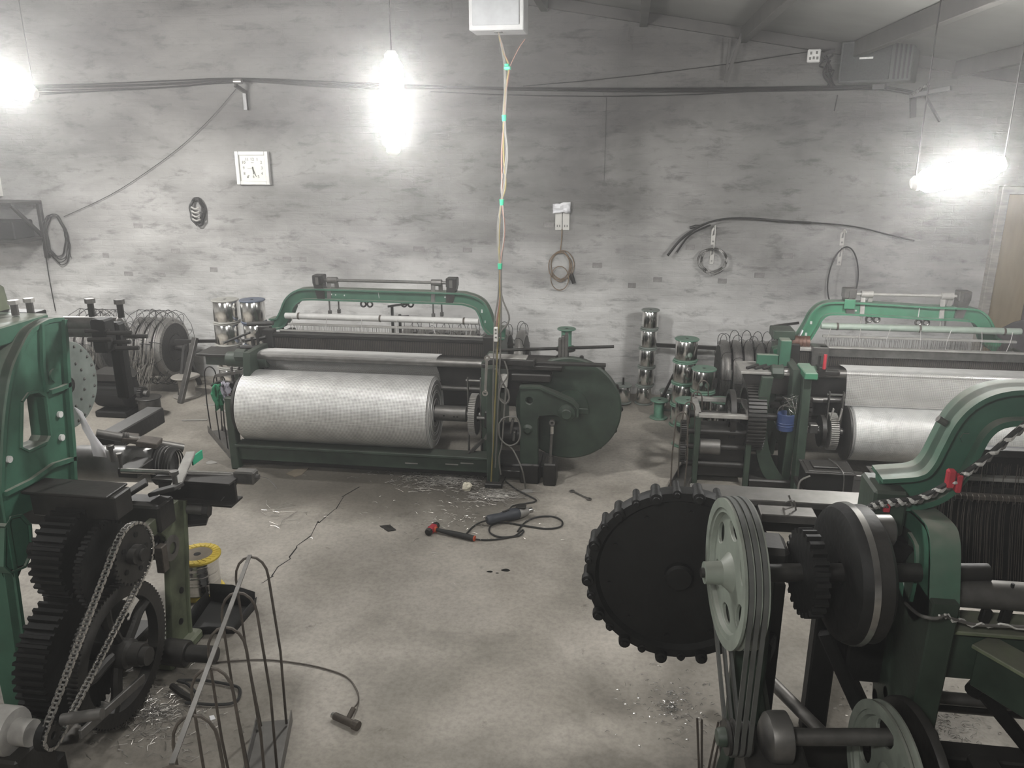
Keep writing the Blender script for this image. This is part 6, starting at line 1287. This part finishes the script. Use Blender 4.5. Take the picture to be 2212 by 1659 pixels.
# big gears seen edge-on
gx0, gx1 = -2.40, -2.22
g1 = V((-2.31, 2.80, .80)); g2 = V((-2.33, 2.72, .36))
MB().gear(g1, (1, 0, 0), .20, .14, 34, .02, .04).build('spur_gear', M_black, FL); MB().gear(g2, (1, 0, 0), .29, .14, 48, .02, .04).build('spur_gear', M_black, FL)
MB().cyl((-3.7, g1.y, g1.z), (-2.02, g1.y, g1.z), .034, n=16).build('gear_shaft', M_iron, FL); MB().cyl((-3.7, g2.y, g2.z), (-1.98, g2.y, g2.z), .04, n=16).build('gear_shaft', M_iron, FL)
# sprocket and chain
sx = -2.06
s1 = PX(287, 1197, sx); r1 = .135; s2 = PX(112, 1588, sx); s2 = V((sx, s2.y, max(s2.z, .10))); r2 = .05
spk = MB().gear(s1, (1, 0, 0), r1, .016, 30, .012, .03).build('chain_sprocket', M_iron, FL); MB().lathe(s1 - V((.03, 0, 0)), (1, 0, 0), [(0, 0), (.045, 0), (.045, .07), (.028, .075), (.028, .085), (0, .085)], 22).build('sprocket_hub', M_iron, spk)
for k in range(5): a = 2 * math.pi * k / 5; MB().cyl(s1 + V((.008, .085 * math.cos(a), .085 * math.sin(a))), s1 + V((.012, .085 * math.cos(a), .085 * math.sin(a))), .012, n=10).build('sprocket_hole', M_black, spk)
MB().gear(s1 - V((.10, .05, .03)), (1, 0, 0), .19, .03, 44, .012, .03).build('rear_sprocket', M_black, FL)
MB().gear(s2, (1, 0, 0), r2, .016, 12, .012, .015).build('motor_sprocket', M_iron, FL)
MB().cyl(s2 + V((-.03, 0, 0)), s2 + V((.0, 0, 0)), .06, n=20).build('sprocket_hub', M_black, FL)
D = s2 - s1; dist = math.hypot(D.y, D.z); dn = V((0, D.y, D.z)).normalized(); sd = V((0, -dn.z, dn.y)); al = math.acos((r1 - r2) / dist)
path = []
for j in range(40): th = al + (2 * math.pi - 2 * al) * j / 39; path.append(s1 + (dn * math.cos(th) + sd * math.sin(th)) * r1)
for j in range(14): th = -al + 2 * al * j / 13; path.append(s2 + (dn * math.cos(th) + sd * math.sin(th)) * r2)
path.append(path[0])
# resample to equal links, with slack on the return strand
seg = [0]
for p, q in zip(path, path[1:]): seg.append(seg[-1] + (q - p).length)
NL = int(seg[-1] / .0165) // 2 * 2; pts = []; k = 0
for j in range(NL):
    s = seg[-1] * j / NL
    while seg[k + 1] < s: k += 1
    p = path[k].lerp(path[k + 1], (s - seg[k]) / (seg[k + 1] - seg[k])); pts.append(p)
chain = bpy.data.objects.new('drive_chain', None); C.objects.link(chain); chain.parent = FL
lm = None
for j in range(NL):
    p, q = pts[j], pts[(j + 1) % NL]; d = (q - p); ang = math.atan2(d.z, d.y)
    if j < 2:
        hw = .009 if j == 0 else .0125; mb = MB()
        for s in (-1, 1): mb.box((s * hw - .0015, -.0125, -.006), (s * hw + .0015, .0125, .006), .0005)
        mb.cyl((-hw - .002, -.008, 0), (hw + .002, -.008, 0), .0045, n=8); mb.cyl((-hw - .002, .008, 0), (hw + .002, .008, 0), .0045, n=8)
        o = mb.build('chain_link', M_bright, chain, local=True)
        if j == 0: l0 = o
        else: l1 = o
    else: o = (l0 if j % 2 == 0 else l1).copy(); C.objects.link(o); o.parent = chain
    o.location = (p + q) / 2 - V(FL.location); o.rotation_euler = (ang, 0, 0)
# large lower wheel with spokes
bw = PX(262, 1425, -2.12); bw = V((-2.12, bw.y, .36))
w_ = MB().gear(bw, (1, 0, 0), .315, .05, 90, .008, .25).build('spoked_wheel', M_iron, FL)
MB().lathe(bw - V((.05, 0, 0)), (1, 0, 0), [(.02, 0), (.06, 0), (.065, .02), (.065, .10), (.05, .11), (.05, .16), (.02, .16)], 24).build('wheel_hub', M_iron, w_)
for k in range(5):
    a = 2 * math.pi * k / 5 + .4; pts = [bw + V((0, rr_ * math.cos(a + cv), rr_ * math.sin(a + cv))) for rr_, cv in ((.05, -.1), (.12, .10), (.19, .18), (.262, .10))]
    MB().tube(cat(pts, 4), .024, 8).build('curved_spoke', M_iron, w_)
# motor drum at bottom left
mt = s2 + V((-.05, 0, 0)); MB().lathe(mt - V((.30, 0, 0)), (1, 0, 0), [(0, 0), (.085, 0), (.09, .01), (.09, .19), (.085, .20), (.05, .205), (.05, .27), (0, .27)], 32).build('motor_drum', M_lite, FL)
MB().box((mt.x - .30, mt.y - .08, 0), (mt.x - .05, mt.y + .12, max(.04, mt.z - .07)), .01).build('motor_base', M_iron, FL); MB().cyl(s2 + V((.01, .05, .03)), s2 + V((.16, .08, .05)), .022, n=14).build('tension_pin', M_steel, FL)
MB().bar(s2 + V((.03, .1, -.08)), V((sx + .05, bw.y - .02, bw.z - .1)), .015, .04, .003).build('tension_bar', M_steel, FL)
# pale green end leg
lx = -2.17
leg = [(288, 1168), (318, 1136), (350, 1108), (384, 1080), (396, 1082), (400, 1180), (403, 1290), (410, 1388), (392, 1400), (372, 1392), (370, 1300), (366, 1200), (358, 1160), (346, 1150), (330, 1162), (300, 1185)]
lo_ = plate('end_leg', m2(leg, lx), [], fyz, lx - .035, lx, M_palegreen, FL, .004)
fe = m2([(384, 1080), (396, 1082), (400, 1180), (403, 1290), (410, 1388)], lx); MB().band(fe[1:], offs(fe[1:], .014), fyz, lx - .08, lx + .012).build('leg_flange', M_palegreen, lo_)
for x, y in ((391, 1275), (390, 1342)): p = PX(x, y, lx); MB().cyl(p, p + V((.006, 0, 0)), .016, n=12).build('leg_hole', M_black, lo_)
p = PX(348, 1185, lx); MB().box(p + V((-.02, -.03, -.12)), p + V((.02, .02, .02)), .004).build('leg_bracket', M_rust, lo_)
q = PX(390, 1395, lx); MB().box((lx - .18, q.y - .16, 0), (lx + .05, q.y + .14, max(.03, q.z + .02)), .015).build('leg_foot', M_palegreen, FL)
for k in range(6): MB().lathe(PX(322, 1180, lx - .12) + V((.022 * k, 0, 0)), (1, 0, 0), [(.03, 0), (.065, .004), (.065, .014), (.03, .018)], 24, True).build('spring_washer', M_steel, FL)
q = PZ(400, 1425, .06); MB().cyl(q + V((-.35, -.02, .04)), q + V((.16, .02, .03)), .042, n=20, ch=.006).build('floor_shaft', M_iron, FL); MB().cyl(q + V((-.10, 0, .04)), q + V((.02, 0, .035)), .065, n=20, ch=.006).build('shaft_collar', M_iron, FL)
MB().box((-2.75, 2.3, 0), (-2.2, 2.42, .10), .01).build('base_sill', M_iron, FL); MB().box((-2.55, 2.4, 0), (-2.4, 3.4, .06), .01).build('base_sill', M_iron, FL)
MB().bar((-2.45, 2.55, .0), (-2.30, 2.78, .62), .09, .06, .01).build('gear_bracket', M_dgreen, FL)
# white paper leaning on the loom
t = thing('paper_strip', 'torn white paper strip leaning on the nearest left loom', 'paper', PX(200, 985, -2.3))
mb = MB(); L_ = [(160, 878, 178, 890), (172, 900, 190, 915), (178, 925, 205, 940), (195, 955, 224, 965), (201, 985, 230, 988)]
mb.grid([[PX(a, b_, -2.32), PX((a + c_) / 2, (b_ + d_) / 2, -2.30), PX(c_, d_, -2.29)] for a, b_, c_, d_ in L_]); o = mb.build('sheet', M_paper, t); o.modifiers.new('s', 'SOLIDIFY').thickness = .002
# cable scraps by the left loom
t = thing('cable_scrap', 'dark twisted cable scrap lying beside the left hoop rack', 'scrap', PZ(420, 1490))
MB().tube(cat([PZ(x, y, .012) for x, y in [(378, 1480), (392, 1496), (415, 1508), (425, 1500), (405, 1478), (385, 1470), (440, 1470), (500, 1480), (518, 1490), (510, 1515), (470, 1522), (400, 1518)]], 6), .007, 6).build('cable', M_rubber, t); MB().tube([PZ(372, 1482, .014), PZ(395, 1500, .016), PZ(418, 1512, .014)], .016, 8).build('sleeve', M_iron, t)
solo(MB().prism([(p.x, p.y) for p in [PZ(x, y) for x, y in ((452, 1548), (462, 1546), (466, 1554), (455, 1557))]], fxy, .001, .004), 'paper_bit', M_paper, 'tiny white paper bit among the floor clippings at the left', 'paper', smooth=0)
